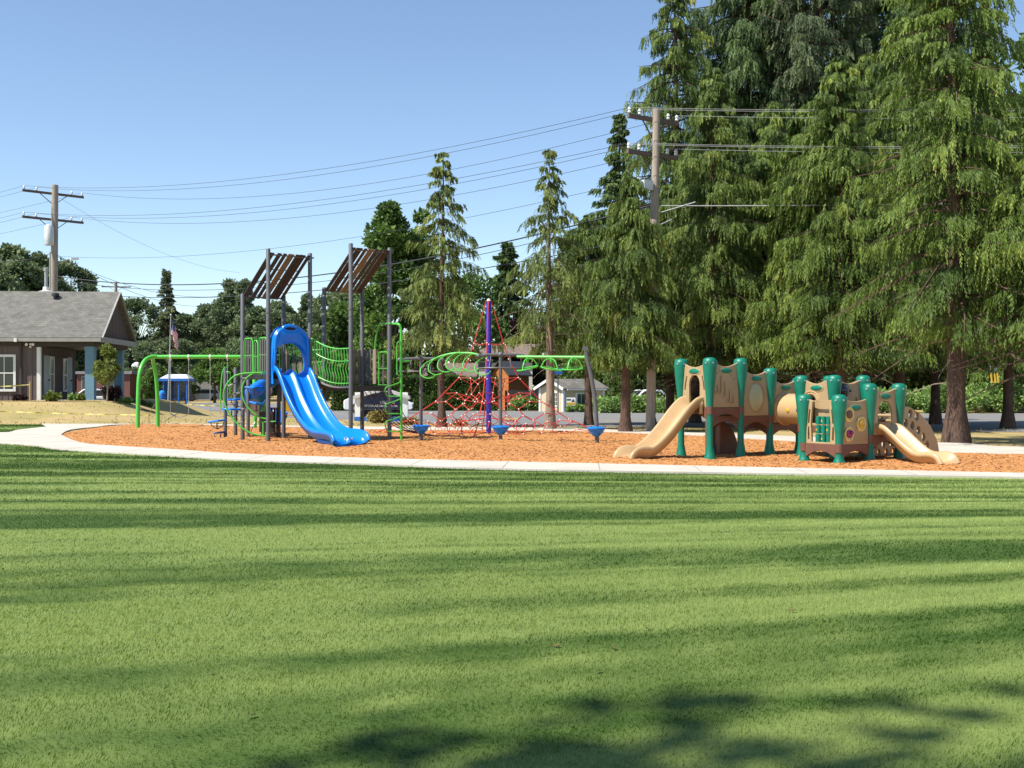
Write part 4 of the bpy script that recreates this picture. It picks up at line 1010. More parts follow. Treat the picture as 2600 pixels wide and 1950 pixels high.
# ---------------------------------------------------------------- buildings and street things
M_side = pm('brown_siding', (.125, .095, .088), .8, scale=1.5, stretch=(5, 5, .4), col2=(.16, .125, .115), bump=.2, bscale=8, spec=.2)
M_frieze = pm('dark_brown_paint', (.05, .04, .038), .7)
M_fasc = pm('grey_trim', (.30, .29, .265), .6)
M_bpost = pm('blue_grey_post', (.15, .28, .37), .7, .08, 2)
M_glass = newmat('window_glass')[0]; _g = M_glass.node_tree.nodes['Principled BSDF']; _g.inputs['Base Color'].default_value = (.035, .045, .045, 1); _g.inputs['Roughness'].default_value = .12
M_door = pm('pale_door', (.33, .38, .42), .6)
def shingle(name, c1, c2, sc_=1.0):
    m, t, b = newmat(name); tc = t.nodes.new('ShaderNodeTexCoord'); br = t.nodes.new('ShaderNodeTexBrick')
    mp = t.nodes.new('ShaderNodeMapping'); mp.inputs['Rotation'].default_value = (R(90), 0, 0)
    br.inputs['Scale'].default_value = 3.2 * sc_; br.inputs['Color1'].default_value = (*c1, 1); br.inputs['Color2'].default_value = (*c2, 1); br.inputs['Mortar'].default_value = (*[c * .55 for c in c1], 1)
    br.inputs['Mortar Size'].default_value = .02; br.inputs['Row Height'].default_value = .32; br.inputs['Brick Width'].default_value = .8; br.inputs['Bias'].default_value = -.1
    t.links.new(tc.outputs['Object'], mp.inputs[0]); t.links.new(mp.outputs[0], br.inputs['Vector'])
    n = t.nodes.new('ShaderNodeTexNoise'); n.inputs['Scale'].default_value = 2.5; n.inputs['Detail'].default_value = 6; t.links.new(tc.outputs['Object'], n.inputs['Vector'])
    mx = t.nodes.new('ShaderNodeMix'); mx.data_type = 'RGBA'; mx.blend_type = 'MULTIPLY'; mx.inputs[0].default_value = .5
    t.links.new(br.outputs[0], mx.inputs[6]); t.links.new(n.outputs[0], mx.inputs[7]); 
    hs = t.nodes.new('ShaderNodeHueSaturation'); hs.inputs['Value'].default_value = 1.35; hs.inputs['Saturation'].default_value = .8; t.links.new(mx.outputs[2], hs.inputs['Color']); t.links.new(hs.outputs[0], b.inputs['Base Color'])
    b.inputs['Roughness'].default_value = .95; b.inputs['Specular IOR Level'].default_value = .15; return m
M_shing = shingle('asphalt_shingles', (.185, .175, .15), (.135, .13, .11))
M_shing2 = shingle('brown_shingles', (.21, .15, .115), (.16, .115, .09))
M_shing3 = shingle('weathered_shingles', (.19, .175, .15), (.13, .12, .105))

bx = Vector((.9973, .073, 0)); by = Vector((-.073, .9973, 0)); BO = Vector((-20.86, 58, 0)); BZ = .96
def L(x, y, z): return BO + bx * x + by * y + Vector((0, 0, z))
bd = thing('park_building', L(-6, 3.4, BZ), 'brown park building with grey shingle roof and blue porch posts', 'building')
ax = (bx, by, UZ)
def bbox(m, x0, x1, y0, y1, z0, z1): m.box(L((x0 + x1) / 2, (y0 + y1) / 2, (z0 + z1) / 2), (abs(x1 - x0), abs(y1 - y0), abs(z1 - z0)), ax)
WX = -3.18                                # end wall of the enclosed part; the porch is open beyond it
m = MB(); bbox(m, -24, WX, .5, .62, BZ - .3, 3.72)
for k in range(-78, -10):                 # battens of the board siding
    x = k * .3
    if x < WX - .05: bbox(m, x - .022, x + .022, .478, .5, BZ, 3.70)
bbox(m, WX - .12, WX, .62, 6.3, BZ - .3, 3.72); bbox(m, -24, WX, 6.2, 6.32, BZ - .3, 3.72)
for y in np.arange(.9, 6.2, .3): bbox(m, WX, WX + .02, y - .02, y + .02, BZ, 3.70)
wl = m.build('wall', M_side, bd)
m = MB(); bbox(m, -24, -.35, .46, .66, 3.72, 4.03); bbox(m, -.55, -.35, .66, 6.14, 3.72, 4.03); bbox(m, -24, -.35, 6.14, 6.34, 3.72, 4.03); bbox(m, -24, -.56, .67, 6.13, 3.74, 3.80); m.build('frieze', M_frieze, bd)
m = MB()
hr, pk = 3.4, 6.77
for s in (0, 1):
    y0, y1 = (-.02, hr) if s == 0 else (2 * hr + .02, hr)
    a = [L(-24.4, y0, 4.17), L(0, y0, 4.17), L(0, y1, pk), L(-24.4, y1, pk)]; u_ = [q - Vector((0, 0, .1)) for q in a]
    m.add(a + u_, [(0, 1, 2, 3), (7, 6, 5, 4), (0, 4, 5, 1), (1, 5, 6, 2), (2, 6, 7, 3), (3, 7, 4, 0)])
rf = m.build('roof', M_shing, bd)
m = MB(); bbox(m, -24.4, -.0, -.05, .0, 3.95, 4.13); bbox(m, -24.4, 0, 2 * hr, 2 * hr + .05, 3.95, 4.13); bbox(m, -24, -.0, 0, .46, 3.97, 4.02)
bbox(m, -.33, .03, .02, 2 * hr - .02, 3.96, 4.02); bbox(m, -.0, .045, .0, 2 * hr, 3.92, 4.2)
for y0 in (0, 2 * hr): m.bar(L(.012, y0, 4.13), L(.012, hr, 6.73), .06, .17, up=bx)
m.build('fascia', M_fasc, rf)
m = MB(); m.prism([(.15, 4.15), (2 * hr - .15, 4.15), (hr, 6.6)], L(-.3, 0, 0), by, UZ, .08)
for y in np.arange(.6, 6.6, .3):
    zt = 4.15 + (hr - abs(y - hr)) / hr * 2.35
    bbox(m, -.262, -.24, y - .02, y + .02, 4.15, zt - .1)
m.build('gable_wall', M_side, rf)
for (x0, x1, y) in ((-.95, -.50, .47), (-.95, -.50, 5.87)):
    m = MB(); bbox(m, x0, x1, y, y + .45, BZ, 3.72); bbox(m, x0 - .02, x1 + .02, y - .02, y + .47, 3.52, 3.715); m.build('porch_post', M_bpost, bd)
m = MB(); bbox(m, -3.1, .1, .35, 6.5, BZ - .5, BZ + .03); m.build('porch_slab', M_conc, bd)
m = MB(); bbox(m, WX - .16, WX + .03, .455, .475, BZ, 3.68); bbox(m, WX + .0, WX + .035, .476, .6, BZ, 3.68); m.build('corner_trim', M_white, bd)
def window(face, a0, a1, z0, z1, cols=2, rows=2, nm='window', fmat=None, fw=.12):
    """face 'f': on the front wall, a = x; face 'e': on the end wall, a = y"""
    def B_(m, p0, p1, q0, q1, d0, d1):
        if face == 'f': bbox(m, p0, p1, .478 - d1, .478 - d0, q0, q1)
        else: bbox(m, WX + .02 + d0, WX + .02 + d1, p0, p1, q0, q1)
    m = MB(); B_(m, a0, a0 + fw, z0, z1, 0, .05); B_(m, a1 - fw, a1, z0, z1, 0, .05); B_(m, a0 + fw, a1 - fw, z1 - fw, z1, 0, .047); B_(m, a0 + fw, a1 - fw, z0, z0 + fw, 0, .055)
    for k in range(1, cols): c = a0 + fw + (a1 - a0 - 2 * fw) * k / cols; B_(m, c - .018, c + .018, z0 + fw, z1 - fw, 0, .03)
    for k in range(1, rows): c = z0 + fw + (z1 - z0 - 2 * fw) * k / rows; B_(m, a0 + fw, a1 - fw, c - .03, c + .03, 0, .034)
    w_ = m.build(nm, fmat or M_white, bd); g = MB(); B_(g, a0 + fw, a1 - fw, z0 + fw, z1 - fw, 0, .01); g.build('pane', M_glass, w_)
xw = hx(48, 58.45) - BO.x
window('f', xw - 1.15, xw, 1.42, 3.3)
ey_ = lambda u: (hx(105, 58.5) * 2900 / (u - 1300)) - 58 + .12
window('e', ey_(129), ey_(143), 1.4, 3.25, 1, 2, fw=.08); window('e', ey_(171), ey_(183), 1.4, 3.2, 1, 2, fw=.08)
for (u0, u1) in ((112, 128), (184, 198)):
    m = MB(); bbox(m, WX + .02, WX + .06, ey_(u0), ey_(u1), BZ + .03, 3.28); d = m.build('door', M_door, bd)
    m = MB(); m.ball(L(WX + .1, ey_(u0) + .75 * (ey_(u1) - ey_(u0)), BZ + 1.05), .05, 6); m.build('handle', M_black, d)
m = MB(); xd = hx(59.5, 58.4) - BO.x; bbox(m, xd - .05, xd + .05, .38, .455, BZ, 3.9); m.build('downspout', M_frieze, bd)
m = MB(); bbox(m, xd - .16, xd - .02, -.1, -.05, 3.93, 4.12); m.build('gutter_joint', M_white, bd)
m = MB(); c = L(hx(83, 58.3) - BO.x, .38, 3.82); m.box(c, (.12, .1, .1), ax)
for s in (-.16, .16): m.lathe([(.03, -.05), (.075, .1)], c + bx * s + Vector((0, -.08, .02)), 10, ax=(bx, UZ, (by * -1 + UZ * -.4).normalized()))
m.ball(c - Vector((0, .05, .13)), .06, 8); m.build('floodlight', M_white, bd)
m = MB(); pc = L(-3.05, 3.7, 0); pc = Vector((hx(117, 61.6), 61.6, 0)); m.lathe([(.09, 6.5), (.09, 7.95)], pc, 12); m.lathe([(.13, 7.9), (.14, 8.05), (.06, 8.1)], pc, 12); st = m.build('stove_pipe', M_galv, bd); m = MB(); m.lathe([(.42, 6.55), (.4, 6.8), (.18, 6.85), (.15, 7.05)], pc, 12); m.build('pipe_flashing', M_white, st)
m = MB(); m.lathe([(.1, 6.0), (.1, 6.45), (.2, 6.48), (.18, 6.62), (.05, 6.65)], Vector((hx(141, 60.6), 60.6, 0)), 12); m.build('roof_vent', M_black, bd)

# ------------------------------------------------ cars
def car(name, x, y, z, rot, label, col, Ln=4.4, Hh=1.5, kind='car', suv=False, group=None):
    t = thing(name, (x, y, z), label, kind, group); M = Matrix.Rotation(rot, 3, 'Z'); ex = M @ Vector((1, 0, 0)); ey = M @ Vector((0, 1, 0)); o = Vector((x, y, z)); h = Ln / 2
    m = MB(); lo_ = [(-h, .3), (-h + .1, .22), (h - .1, .22), (h, .32), (h - .03, .62), (h - .35, .78), (h * .42, .9), (-h + .25, .93), (-h, .8)]
    m.prism(lo_, o, ex, UZ, 1.72); bo = m.build('body', col, t, bevel=.07)
    m = MB(); top = [(h * .44, .88), (h * .12, Hh - .04), (-.1, Hh), (-h * (.8 if suv else .5), Hh - .04), (-h * (.98 if suv else .8), .9)]
    m.prism(top, o, ex, UZ, 1.46); m.build('cabin', col, t, bevel=.06)
    m = MB(); s_ = .86; wn = [(h * .36, .93), (h * .1, Hh - .13), (-h * (.74 if suv else .45), Hh - .13), (-h * (.88 if suv else .66), .95)]
    m.prism(wn, o, ex, UZ, 1.485); m.build('side_windows', M_glass, t)
    m = MB()
    for sx, zz in ((1, 0),): 
        a = Vector((h * .42, 0, .93)); b_ = Vector((h * .14, 0, Hh - .08)); m.add([o + ex * (a.x + .03) + ey * -.62 + UZ * a.z, o + ex * (a.x + .03) + ey * .62 + UZ * a.z, o + ex * (b_.x + .05) + ey * .56 + UZ * b_.z, o + ex * (b_.x + .05) + ey * -.56 + UZ * b_.z], [(0, 1, 2, 3)])
    m.build('windscreen', M_glass, t)
    for wx in (-h * .62, h * .6):
        for wy in (-.8, .8):
            w_ = MB().lathe([(.26, -.1), (.33, -.08), (.33, .08), (.26, .1)], o + ex * wx + ey * wy + UZ * .33, 16, ax=(ex, UZ, ey)).build('wheel', pm('tyre_rubber', (.02, .02, .02), .8) if 'tyre_rubber' not in MATS else MATS['tyre_rubber'], t)
            MB().lathe([(.2, -.11), (.05, -.115), (.05, .115), (.2, .11)], o + ex * wx + ey * wy + UZ * .33, 10, ax=(ex, UZ, ey)).build('rim', M_galv, w_)
    for wy in (-.6, .6):
        MB().box(o + ex * (h - .02) + ey * wy + UZ * .62, (.06, .3, .12), (ex, ey, UZ)).build('headlight', M_conn, t)
        MB().box(o - ex * (h - .0) + ey * wy + UZ * .72, (.05, .25, .14), (ex, ey, UZ)).build('tail_light', MATS['red_lamp'] if 'red_lamp' in MATS else pm('red_lamp', (.45, .02, .02), .3), t)
    return t
M_carw = pm('white_car_paint', (.78, .78, .78), .25, .02); M_cars = pm('silver_car_paint', (.4, .41, .42), .3, .03, metal=.4)
car('parked_car', hx(513, 143), 143, 0, R(205), 'white hatchback parked under the dark round tree beyond the bus shelter', M_carw, suv=True)
car('parked_car', hx(222, 86), 86, 0.05, R(200), 'white car seen through the porch of the brown building', M_carw, 4.6)
car('parked_car', hx(338, 150), 150, 0, R(170), 'white van beside the rear blue porch post', M_carw, 4.4, 1.7, 'van', suv=True)
car('parked_car', hx(962, 72), 72, 0.01, R(4), 'white sedan parked behind the visitor information sign', M_carw, 4.3, 1.4)
car('parked_car', hx(1632, 76), 76, 0, R(200), 'white car half hidden behind the right utility pole', M_carw, 4.2, 1.5)
# ------------------------------------------------ bus shelter, bin, flag
M_sb = pm('shelter_blue', (.02, .13, .42), .4); M_sw = pm('shelter_roof_panel', (.55, .62, .68), .35)
Y0 = 113; cx = hx(449, Y0); w0 = hx(482, Y0) - hx(404, Y0)
bsx = thing('bus_shelter', (cx, Y0, 0), 'blue framed bus shelter with white domed roof', 'bus shelter')
m = MB(); W_ = w0 / 2
m.add([(cx - W_, Y0 - .9, 2.5), (cx + W_, Y0 - .9, 2.5), (cx + W_, Y0 + .9, 2.5), (cx - W_, Y0 + .9, 2.5), (cx - W_ + .7, Y0 - .35, 2.95), (cx + W_ - .5, Y0 - .35, 2.95), (cx + W_ - .5, Y0 + .35, 2.95), (cx - W_ + .7, Y0 + .35, 2.95)], [(0, 1, 5, 4), (1, 2, 6, 5), (2, 3, 7, 6), (3, 0, 4, 7), (4, 5, 6, 7), (3, 2, 1, 0)]); rf = m.build('roof', M_sw, bsx)
m = MB(); m.box((cx, Y0 - .92, 2.4), (w0, .06, .26)); m.box((cx, Y0 + .92, 2.4), (w0, .06, .26)); m.box((cx - W_, Y0, 2.4), (.06, 1.78, .26)); m.box((cx + W_, Y0, 2.4), (.06, 1.78, .26)); m.build('fascia', M_sb, rf)
for u, yy in ((421, -.75), (480, -.75), (436, .75), (466, .75), (459, -.75)): MB().box((hx(u, Y0), Y0 + yy, 1.18), (.11, .11, 2.36)).build('post', M_sb, bsx)
mg = newmat('smoked_panel')[2]; mg.inputs['Base Color'].default_value = (.12, .13, .14, 1); mg.inputs['Roughness'].default_value = .15; mg.inputs['Alpha'].default_value = .55
MB().box((cx + .1, Y0 + .75, 1.25), (w0 * .75, .03, 2.0)).build('rear_panel', MATS['smoked_panel'], bsx)
MB().box((hx(420, Y0), Y0, 1.35), (.12, 1.2, 1.9)).build('side_panel', M_sb, bsx)
MB().box((hx(447, Y0), Y0 + .4, .5), (1.4, .35, .08)).build('bench', M_sb, bsx)
t = thing('litter_bin', (hx(410, 110), 110, 0), 'blue litter bin left of the bus shelter', 'bin')
m = MB(); m.lathe([(.32, 0), (.38, .1), (.38, .85), (.3, 1.0)], (hx(410, 110), 110, 0), 14); m.build('bin_body', M_sb, t); m = MB(); m.lathe([(.33, 1.0), (.3, 1.2), (.1, 1.35), (.02, 1.38)], (hx(411, 110), 110, 0), 14); m.build('lid', pm('bright_blue', (.03, .25, .7), .4), t)
FY = 104; fx = hx(427, FY)
t = thing('flagpole', (fx, FY, 0), 'tall grey flagpole behind the green swing frame', 'flagpole')
m = MB(); m.tube([(fx, FY, 0), (fx + .25, FY, hz(803, FY))], [.09, .05], 8); m.build('pole', M_galv, t); m = MB(); m.ball((fx + .25, FY, hz(801, FY) + .05), .1, 8); m.build('finial', M_galv, t)
# flag hanging in folds: built from its own cloth grid, stripes and canton follow the cloth
m, t_, b_ = newmat('striped_flag'); uvn = t_.nodes.new('ShaderNodeUVMap'); sp_ = t_.nodes.new('ShaderNodeSeparateXYZ'); t_.links.new(uvn.outputs[0], sp_.inputs[0])
def mth(op, a, b=None):
    n_ = t_.nodes.new('ShaderNodeMath'); n_.operation = op
    for i, q in enumerate((a, b)):
        if q is None: continue
        if isinstance(q, (int, float)): n_.inputs[i].default_value = q
        else: t_.links.new(q, n_.inputs[i])
    return n_.outputs[0]
vv = mth('MULTIPLY', sp_.outputs[1], 13); odd = mth('GREATER_THAN', mth('FRACT', mth('MULTIPLY', mth('FLOOR', vv), .5)), .25)
mixa = t_.nodes.new('ShaderNodeMix'); mixa.data_type = 'RGBA'; t_.links.new(odd, mixa.inputs[0]); mixa.inputs[6].default_value = (.55, .03, .05, 1); mixa.inputs[7].default_value = (.8, .8, .8, 1)
can = mth('MULTIPLY', mth('LESS_THAN', sp_.outputs[0], .4), mth('GREATER_THAN', sp_.outputs[1], 6 / 13))
vor = t_.nodes.new('ShaderNodeTexVoronoi'); vor.inputs['Scale'].default_value = 16; vor.inputs['Randomness'].default_value = .1; t_.links.new(uvn.outputs[0], vor.inputs['Vector']); star = mth('LESS_THAN', vor.outputs['Distance'], .22)
mixb = t_.nodes.new('ShaderNodeMix'); mixb.data_type = 'RGBA'; t_.links.new(star, mixb.inputs[0]); mixb.inputs[6].default_value = (.02, .03, .16, 1); mixb.inputs[7].default_value = (.8, .8, .8, 1)
mixc = t_.nodes.new('ShaderNodeMix'); mixc.data_type = 'RGBA'; t_.links.new(can, mixc.inputs[0]); t_.links.new(mixa.outputs[2], mixc.inputs[6]); t_.links.new(mixb.outputs[2], mixc.inputs[7]); t_.links.new(mixc.outputs[2], b_.inputs['Base Color']); b_.inputs['Roughness'].default_value = .8
ztop = hz(812, FY); fxt = fx + .27; me = bpy.data.meshes.new('flag'); NU, NV = 26, 20; vs, uv = [], []
for j in range(NV + 1):
    for i in range(NU + 1):
        a, h_ = i / NU, 1 - j / NV
        vs.append((fxt + .04 + .62 * a ** .8 * (1 - .25 * (1 - h_)) + .06 * math.sin(a * 17 + j * .25), FY + .12 * math.sin(a * 19 + j * .15), ztop - 1.35 * (1 - h_) - 1.6 * a ** 1.1 + .04 * math.sin(a * 22)))
        uv.append((a, h_))
fs = [(j * (NU + 1) + i, j * (NU + 1) + i + 1, (j + 1) * (NU + 1) + i + 1, (j + 1) * (NU + 1) + i) for j in range(NV) for i in range(NU)]
me.from_pydata([(x - fxt, y - FY, z - ztop) for x, y, z in vs], [], fs); ul = me.uv_layers.new(name='UVMap')
for lp in me.loops: ul.data[lp.index].uv = uv[lp.vertex_index]
me.materials.append(m); me.polygons.foreach_set('use_smooth', [True] * len(fs)); fo_ = bpy.data.objects.new('flag', me); C.objects.link(fo_); fo_.location = (fxt, FY, ztop); tag(fo_, 'red, white and blue striped flag with star canton hanging limp', 'flag')

# ------------------------------------------------ low buildings beyond the car park
def block(name, x0, x1, y0, y1, z1, label, wall, roofm=None, rz=.3, wins=(), cat='building', z0=0, over=.3):
    t = thing(name, ((x0 + x1) / 2, (y0 + y1) / 2, z0), label, cat)
    m = MB(); m.box(((x0 + x1) / 2, (y0 + y1) / 2, (z0 + z1) / 2), (x1 - x0, y1 - y0, z1 - z0)); m.build('wall', wall, t)
    m = MB(); m.box(((x0 + x1) / 2, (y0 + y1) / 2, z1 + rz / 2 + .002), (x1 - x0 + 2 * over, y1 - y0 + 2 * over, rz)); m.build('roof', roofm or M_black, t, bevel=.02)
    for (a, b_, c, d) in wins:
        f = MB().box(((a + b_) / 2, y0 - .02, (c + d) / 2), (b_ - a, .06, d - c)).build('window', M_fasc, t); MB().box(((a + b_) / 2, y0 - .056, (c + d) / 2), (b_ - a - .16, .02, d - c - .16)).build('pane', M_glass, f)
    return t
M_greyw = pm('grey_render', (.22, .22, .22), .8); M_dkw = pm('charcoal_wall', (.04, .04, .045), .7); M_redw = pm('red_brown_wall', (.16, .06, .045), .8)
Yb = 150; block('store_building', hx(482, Yb), hx(600, Yb), Yb, Yb + 10, hz(948, Yb), 'long grey flat roofed building behind the bus shelter', M_greyw, M_dkw, .5)
Yb = 150; block('store_building', hx(345, Yb), hx(470, Yb), Yb, Yb + 12, hz(935, Yb), 'dark flat roofed shop building left of the flagpole', M_dkw, M_greyw, .35, [(hx(352, Yb), hx(368, Yb), .8, 3), (hx(436, Yb), hx(455, Yb), .8, 3)])
Yb = 125; block('store_building', hx(195, Yb), hx(330, Yb), Yb, Yb + 12, hz(950, Yb), 'red brown shopfront seen through the open porch', M_redw, M_greyw, .3, [(hx(207, Yb), hx(221, Yb), 1.2, 2.9), (hx(262, Yb), hx(290, Yb), .9, 2.8)])
m = MB(); c = Vector((hx(347, 140), 140, 0)); m.lathe([(.1, 0), (.1, 3.9), (.35, 4.0)], c, 8); t = thing('dome_lamp', c, 'white domed lamp on a post by the shop building', 'street lamp'); m.build('post', M_galv, t); m = MB(); m.lathe([(.62, 4.0), (.6, 4.35), (.42, 4.62), (.15, 4.75), (.02, 4.77)], c, 16); m.build('lamp_shade', M_white, t)
# houses in the middle
Yh = 104
t = thing('house', (hx(1290, Yh), Yh, 0), 'pale house with a brown hipped roof behind the orange shed', 'house')
m = MB(); x0, x1 = hx(1198, Yh), hx(1352, Yh); m.box(((x0 + x1) / 2, Yh + 5, 1.95), (x1 - x0, 9, 3.9)); m.build('wall', pm('pale_siding', (.50, .50, .48), .8), t)
m = MB(); zr, ze = hz(872, Yh + 4), hz(905, Yh); xa, xb = hx(1190, Yh), hx(1362, Yh)
m.add([(xa, Yh, ze), (xb, Yh, ze), (xb, Yh + 10, ze), (xa, Yh + 10, ze), (xa + 2, Yh + 5, zr), (xb + .4, Yh + 5, zr)], [(0, 1, 5, 4), (1, 2, 5), (2, 3, 4, 5), (3, 0, 4), (3, 2, 1, 0)]); m.build('roof', M_shing2, t)
f = MB().box(((hx(1206, Yh) + hx(1234, Yh)) / 2, Yh + .48, hz(927, Yh)), (1.0, .08, .7)).build('window', M_white, t); MB().box(((hx(1206, Yh) + hx(1234, Yh)) / 2, Yh + .43, hz(927, Yh)), (.85, .03, .55)).build('pane', M_glass, f)
Yh = 92
t = thing('house', (hx(1120, Yh), Yh, 0), 'low brown roofed house just behind the laurel hedge', 'house')
m = MB(); m.box((hx(1135, Yh), Yh + 4, 1.1), (4.6, 7, 2.2)); m.build('wall', M_redw, t); m = MB(); xa, xb = hx(1060, Yh), hx(1210, Yh); m.add([(xa, Yh - .3, 2.15), (xb, Yh - .3, 2.15), (xb, Yh + 8, 2.15), (xa, Yh + 8, 2.15), (xa, Yh + 4, 3.7), (xb, Yh + 4, 3.7)], [(0, 1, 5, 4), (1, 2, 5), (2, 3, 4, 5), (3, 0, 4), (3, 2, 1, 0)]); m.build('roof', M_shing2, t)
t = thing('garage', (hx(1130, 88), 88, 0), 'pale blue gabled garage with white trim above the hedge', 'garage')
m = MB(); gx = hx(1130, 88); m.prism([(-1.7, 0), (1.7, 0), (1.7, 1.9), (0, 3.15), (-1.7, 1.9)], (gx, 90, 0), (1, 0, 0), UZ, 3.6); m.build('wall', pm('pale_blue_siding', (.35, .42, .48), .8), t)
m = MB(); m.bar((gx - 2.0, 88.05, 1.75), (gx, 88.05, 3.25), .2, .12); m.bar((gx + 2.0, 88.05, 1.75), (gx, 88.05, 3.25), .2, .12); m.build('bargeboard', M_white, t)
# orange shed
M_or = pm('orange_boards', (.50, .19, .045), .7, scale=1.5, stretch=(1, 1, 9), col2=(.38, .13, .035), bump=.5, bscale=5); M_dkb = pm('dark_boards', (.12, .05, .03), .75, scale=1.5, stretch=(1, 1, 9), col2=(.075, .033, .022), bump=.5, bscale=5); M_dkr = pm('dark_sheet_roof', (.05, .055, .065), .6)
c0 = at(1291, 985, 86); c1 = at(1247, 985, 87.5); c2 = at(1343, 985, 88.6)
for p in (c0, c1, c2): p.z = 0
t = thing('wooden_shed', c0, 'orange wooden shed with dark roof between the hedge and the tan hut', 'shed')
def gabled(t, c0, c1, c2, ze, zr, m1, m2, m3, over=.25, trim=None):
    """gable wall c0-c1, long wall c0-c2"""
    g = c1 - c0; l = c2 - c0; c3 = c1 + l; gm = (c0 + c1) / 2; z = lambda p, h: Vector((p.x, p.y, h))
    m = MB(); m.add([z(c0, 0), z(c1, 0), z(c1, ze), z(gm, zr - .1), z(c0, ze)], [(0, 1, 2, 3, 4)]); q = [p + l for p in (z(c0, 0), z(c1, 0), z(c1, ze), z(gm, zr - .1), z(c0, ze))]; m.add(q, [(4, 3, 2, 1, 0)]); gw = m.build('gable_wall', m1, t)
    m = MB(); m.add([z(c0, 0), z(c2, 0), z(c2, ze), z(c0, ze)], [(0, 1, 2, 3)]); m.add([z(c1, 0), z(c3, 0), z(c3, ze), z(c1, ze)], [(3, 2, 1, 0)]); sw_ = m.build('side_wall', m2, t)
    gu, lu = g.normalized(), l.normalized(); dz = (zr - ze) / (g.length / 2) * over; m = MB()
    for sgn, e in ((-1, c0), (1, c1)):
        a = z(e, ze - dz) + gu * over * sgn - lu * over; b_ = a + l + lu * 2 * over; r0 = z(gm, zr) - lu * over; r1 = r0 + l + lu * 2 * over; v = [a, b_, r1, r0]; v += [p + Vector((0, 0, .1)) for p in v]
        m.add(v, [(0, 1, 2, 3), (7, 6, 5, 4), (0, 4, 5, 1), (1, 5, 6, 2), (3, 2, 6, 7), (0, 3, 7, 4)])
    rf = m.build('roof', m3, t)
    if trim:
        m = MB()
        for sgn, e in ((-1, c0), (1, c1)): m.bar(z(e, ze - dz + .04) + gu * over * sgn - lu * (over + .03), z(gm, zr + .04) - lu * (over + .03), .06, .17, up=(0, 0, 1))
        for p in (c0, c1): m.box(z(p, ze / 2) - lu * .02, (.14, .14, ze), (gu, lu, UZ))
        m.box(z(c2, ze / 2) - gu * .03, (.12, .1, ze), (lu, gu, UZ)); m.box(z((c0 + c2) / 2, ze - dz + .02) - gu * (over + .02), (l.length, .04, .1), (lu, gu, UZ)); m.build('trim', trim, rf)
    return gw, sw_, gu, lu
gabled(t, c0, c1, c2, hz(948, 86), hz(922, 86) + .1, M_or, M_dkb, M_dkr)  # gable boards orange, side wall boards darker brown
# tan hut by the road
M_tanw = pm('tan_siding', (.56, .46, .30), .8, .05, 2); M_tand = pm('khaki_siding', (.27, .225, .15), .8, .05, 2)
c0, c1, c2 = at(1431, 985, 76), at(1373, 985, 77.2), at(1531, 985, 77.5)
for p in (c0, c1, c2): p.z = 0
t = thing('roadside_hut', c0, 'small tan hut with white trim and grey roof beside the road', 'hut')
gw, sw_, gu, lu = gabled(t, c0, c1, c2, 1.62, 2.12, M_tanw, M_tanw, M_shing3, .28, M_white)
def hutwin(a, dirv, nrm, p0, p1, z0, z1, cols, rows):
    c = a + dirv * ((p0 + p1) / 2) + Vector((0, 0, (z0 + z1) / 2)) + nrm * .02; wd, ht = p1 - p0, z1 - z0
    f = MB().box(c, (wd, .05, ht), (dirv, nrm, UZ)).build('window', M_white, t); g = MB()
    for i in range(cols):
        for j in range(rows):
            cw, ch = (wd - .14) / cols, (ht - .14) / rows
            g.box(c + dirv * (-wd / 2 + .07 + cw * (i + .5)) + UZ * (-ht / 2 + .07 + ch * (j + .5)) + nrm * .028, (cw - .035, .01, ch - .035), (dirv, nrm, UZ))
    g.build('pane', M_glass, f)
hutwin(c0, lu, gu * -1, .95, 1.72, .4, 1.28, 2, 1); hutwin(c0, gu, lu * -1, .42, .85, .35, 1.35, 2, 3)
t = thing('notice_board', at(1450, 1030, 74.8), 'white notice board with black peak and yellow band before the tan hut', 'sign')
c = at(1449, 1020, 74.8); m = MB(); m.box(c, (.62, .04, .55)); bo = m.build('board', M_white, t)
m = MB(); m.box(c + Vector((-.12, -.025, .13)), (.28, .01, .09)); m.prism([(0, 0), (.24, 0), (.12, .2)], c + Vector((.04, -.026, 0)), (1, 0, 0), UZ, .01); m.build('peak_print', M_black, bo)
m = MB(); m.box(c + Vector((0, -.025, -.12)), (.54, .01, .15)); m.build('yellow_band', M_yel, bo); m = MB()
for sx in (-.27, .27): m.box(c + Vector((sx, .03, -.25)), (.05, .04, .9))
m.build('post', M_white, t)
# grey wooden fence
t = thing('board_fence', at(1330, 1046, 80) , 'weathered grey board fence beside the tan hut', 'fence')
for k in range(12):
    x = hx(1285, 80) + .2 * k; MB().box((x, 80, .72), (.17, .03, 1.42 + .05 * math.sin(k * 7))).build('board', M_wood3, t)
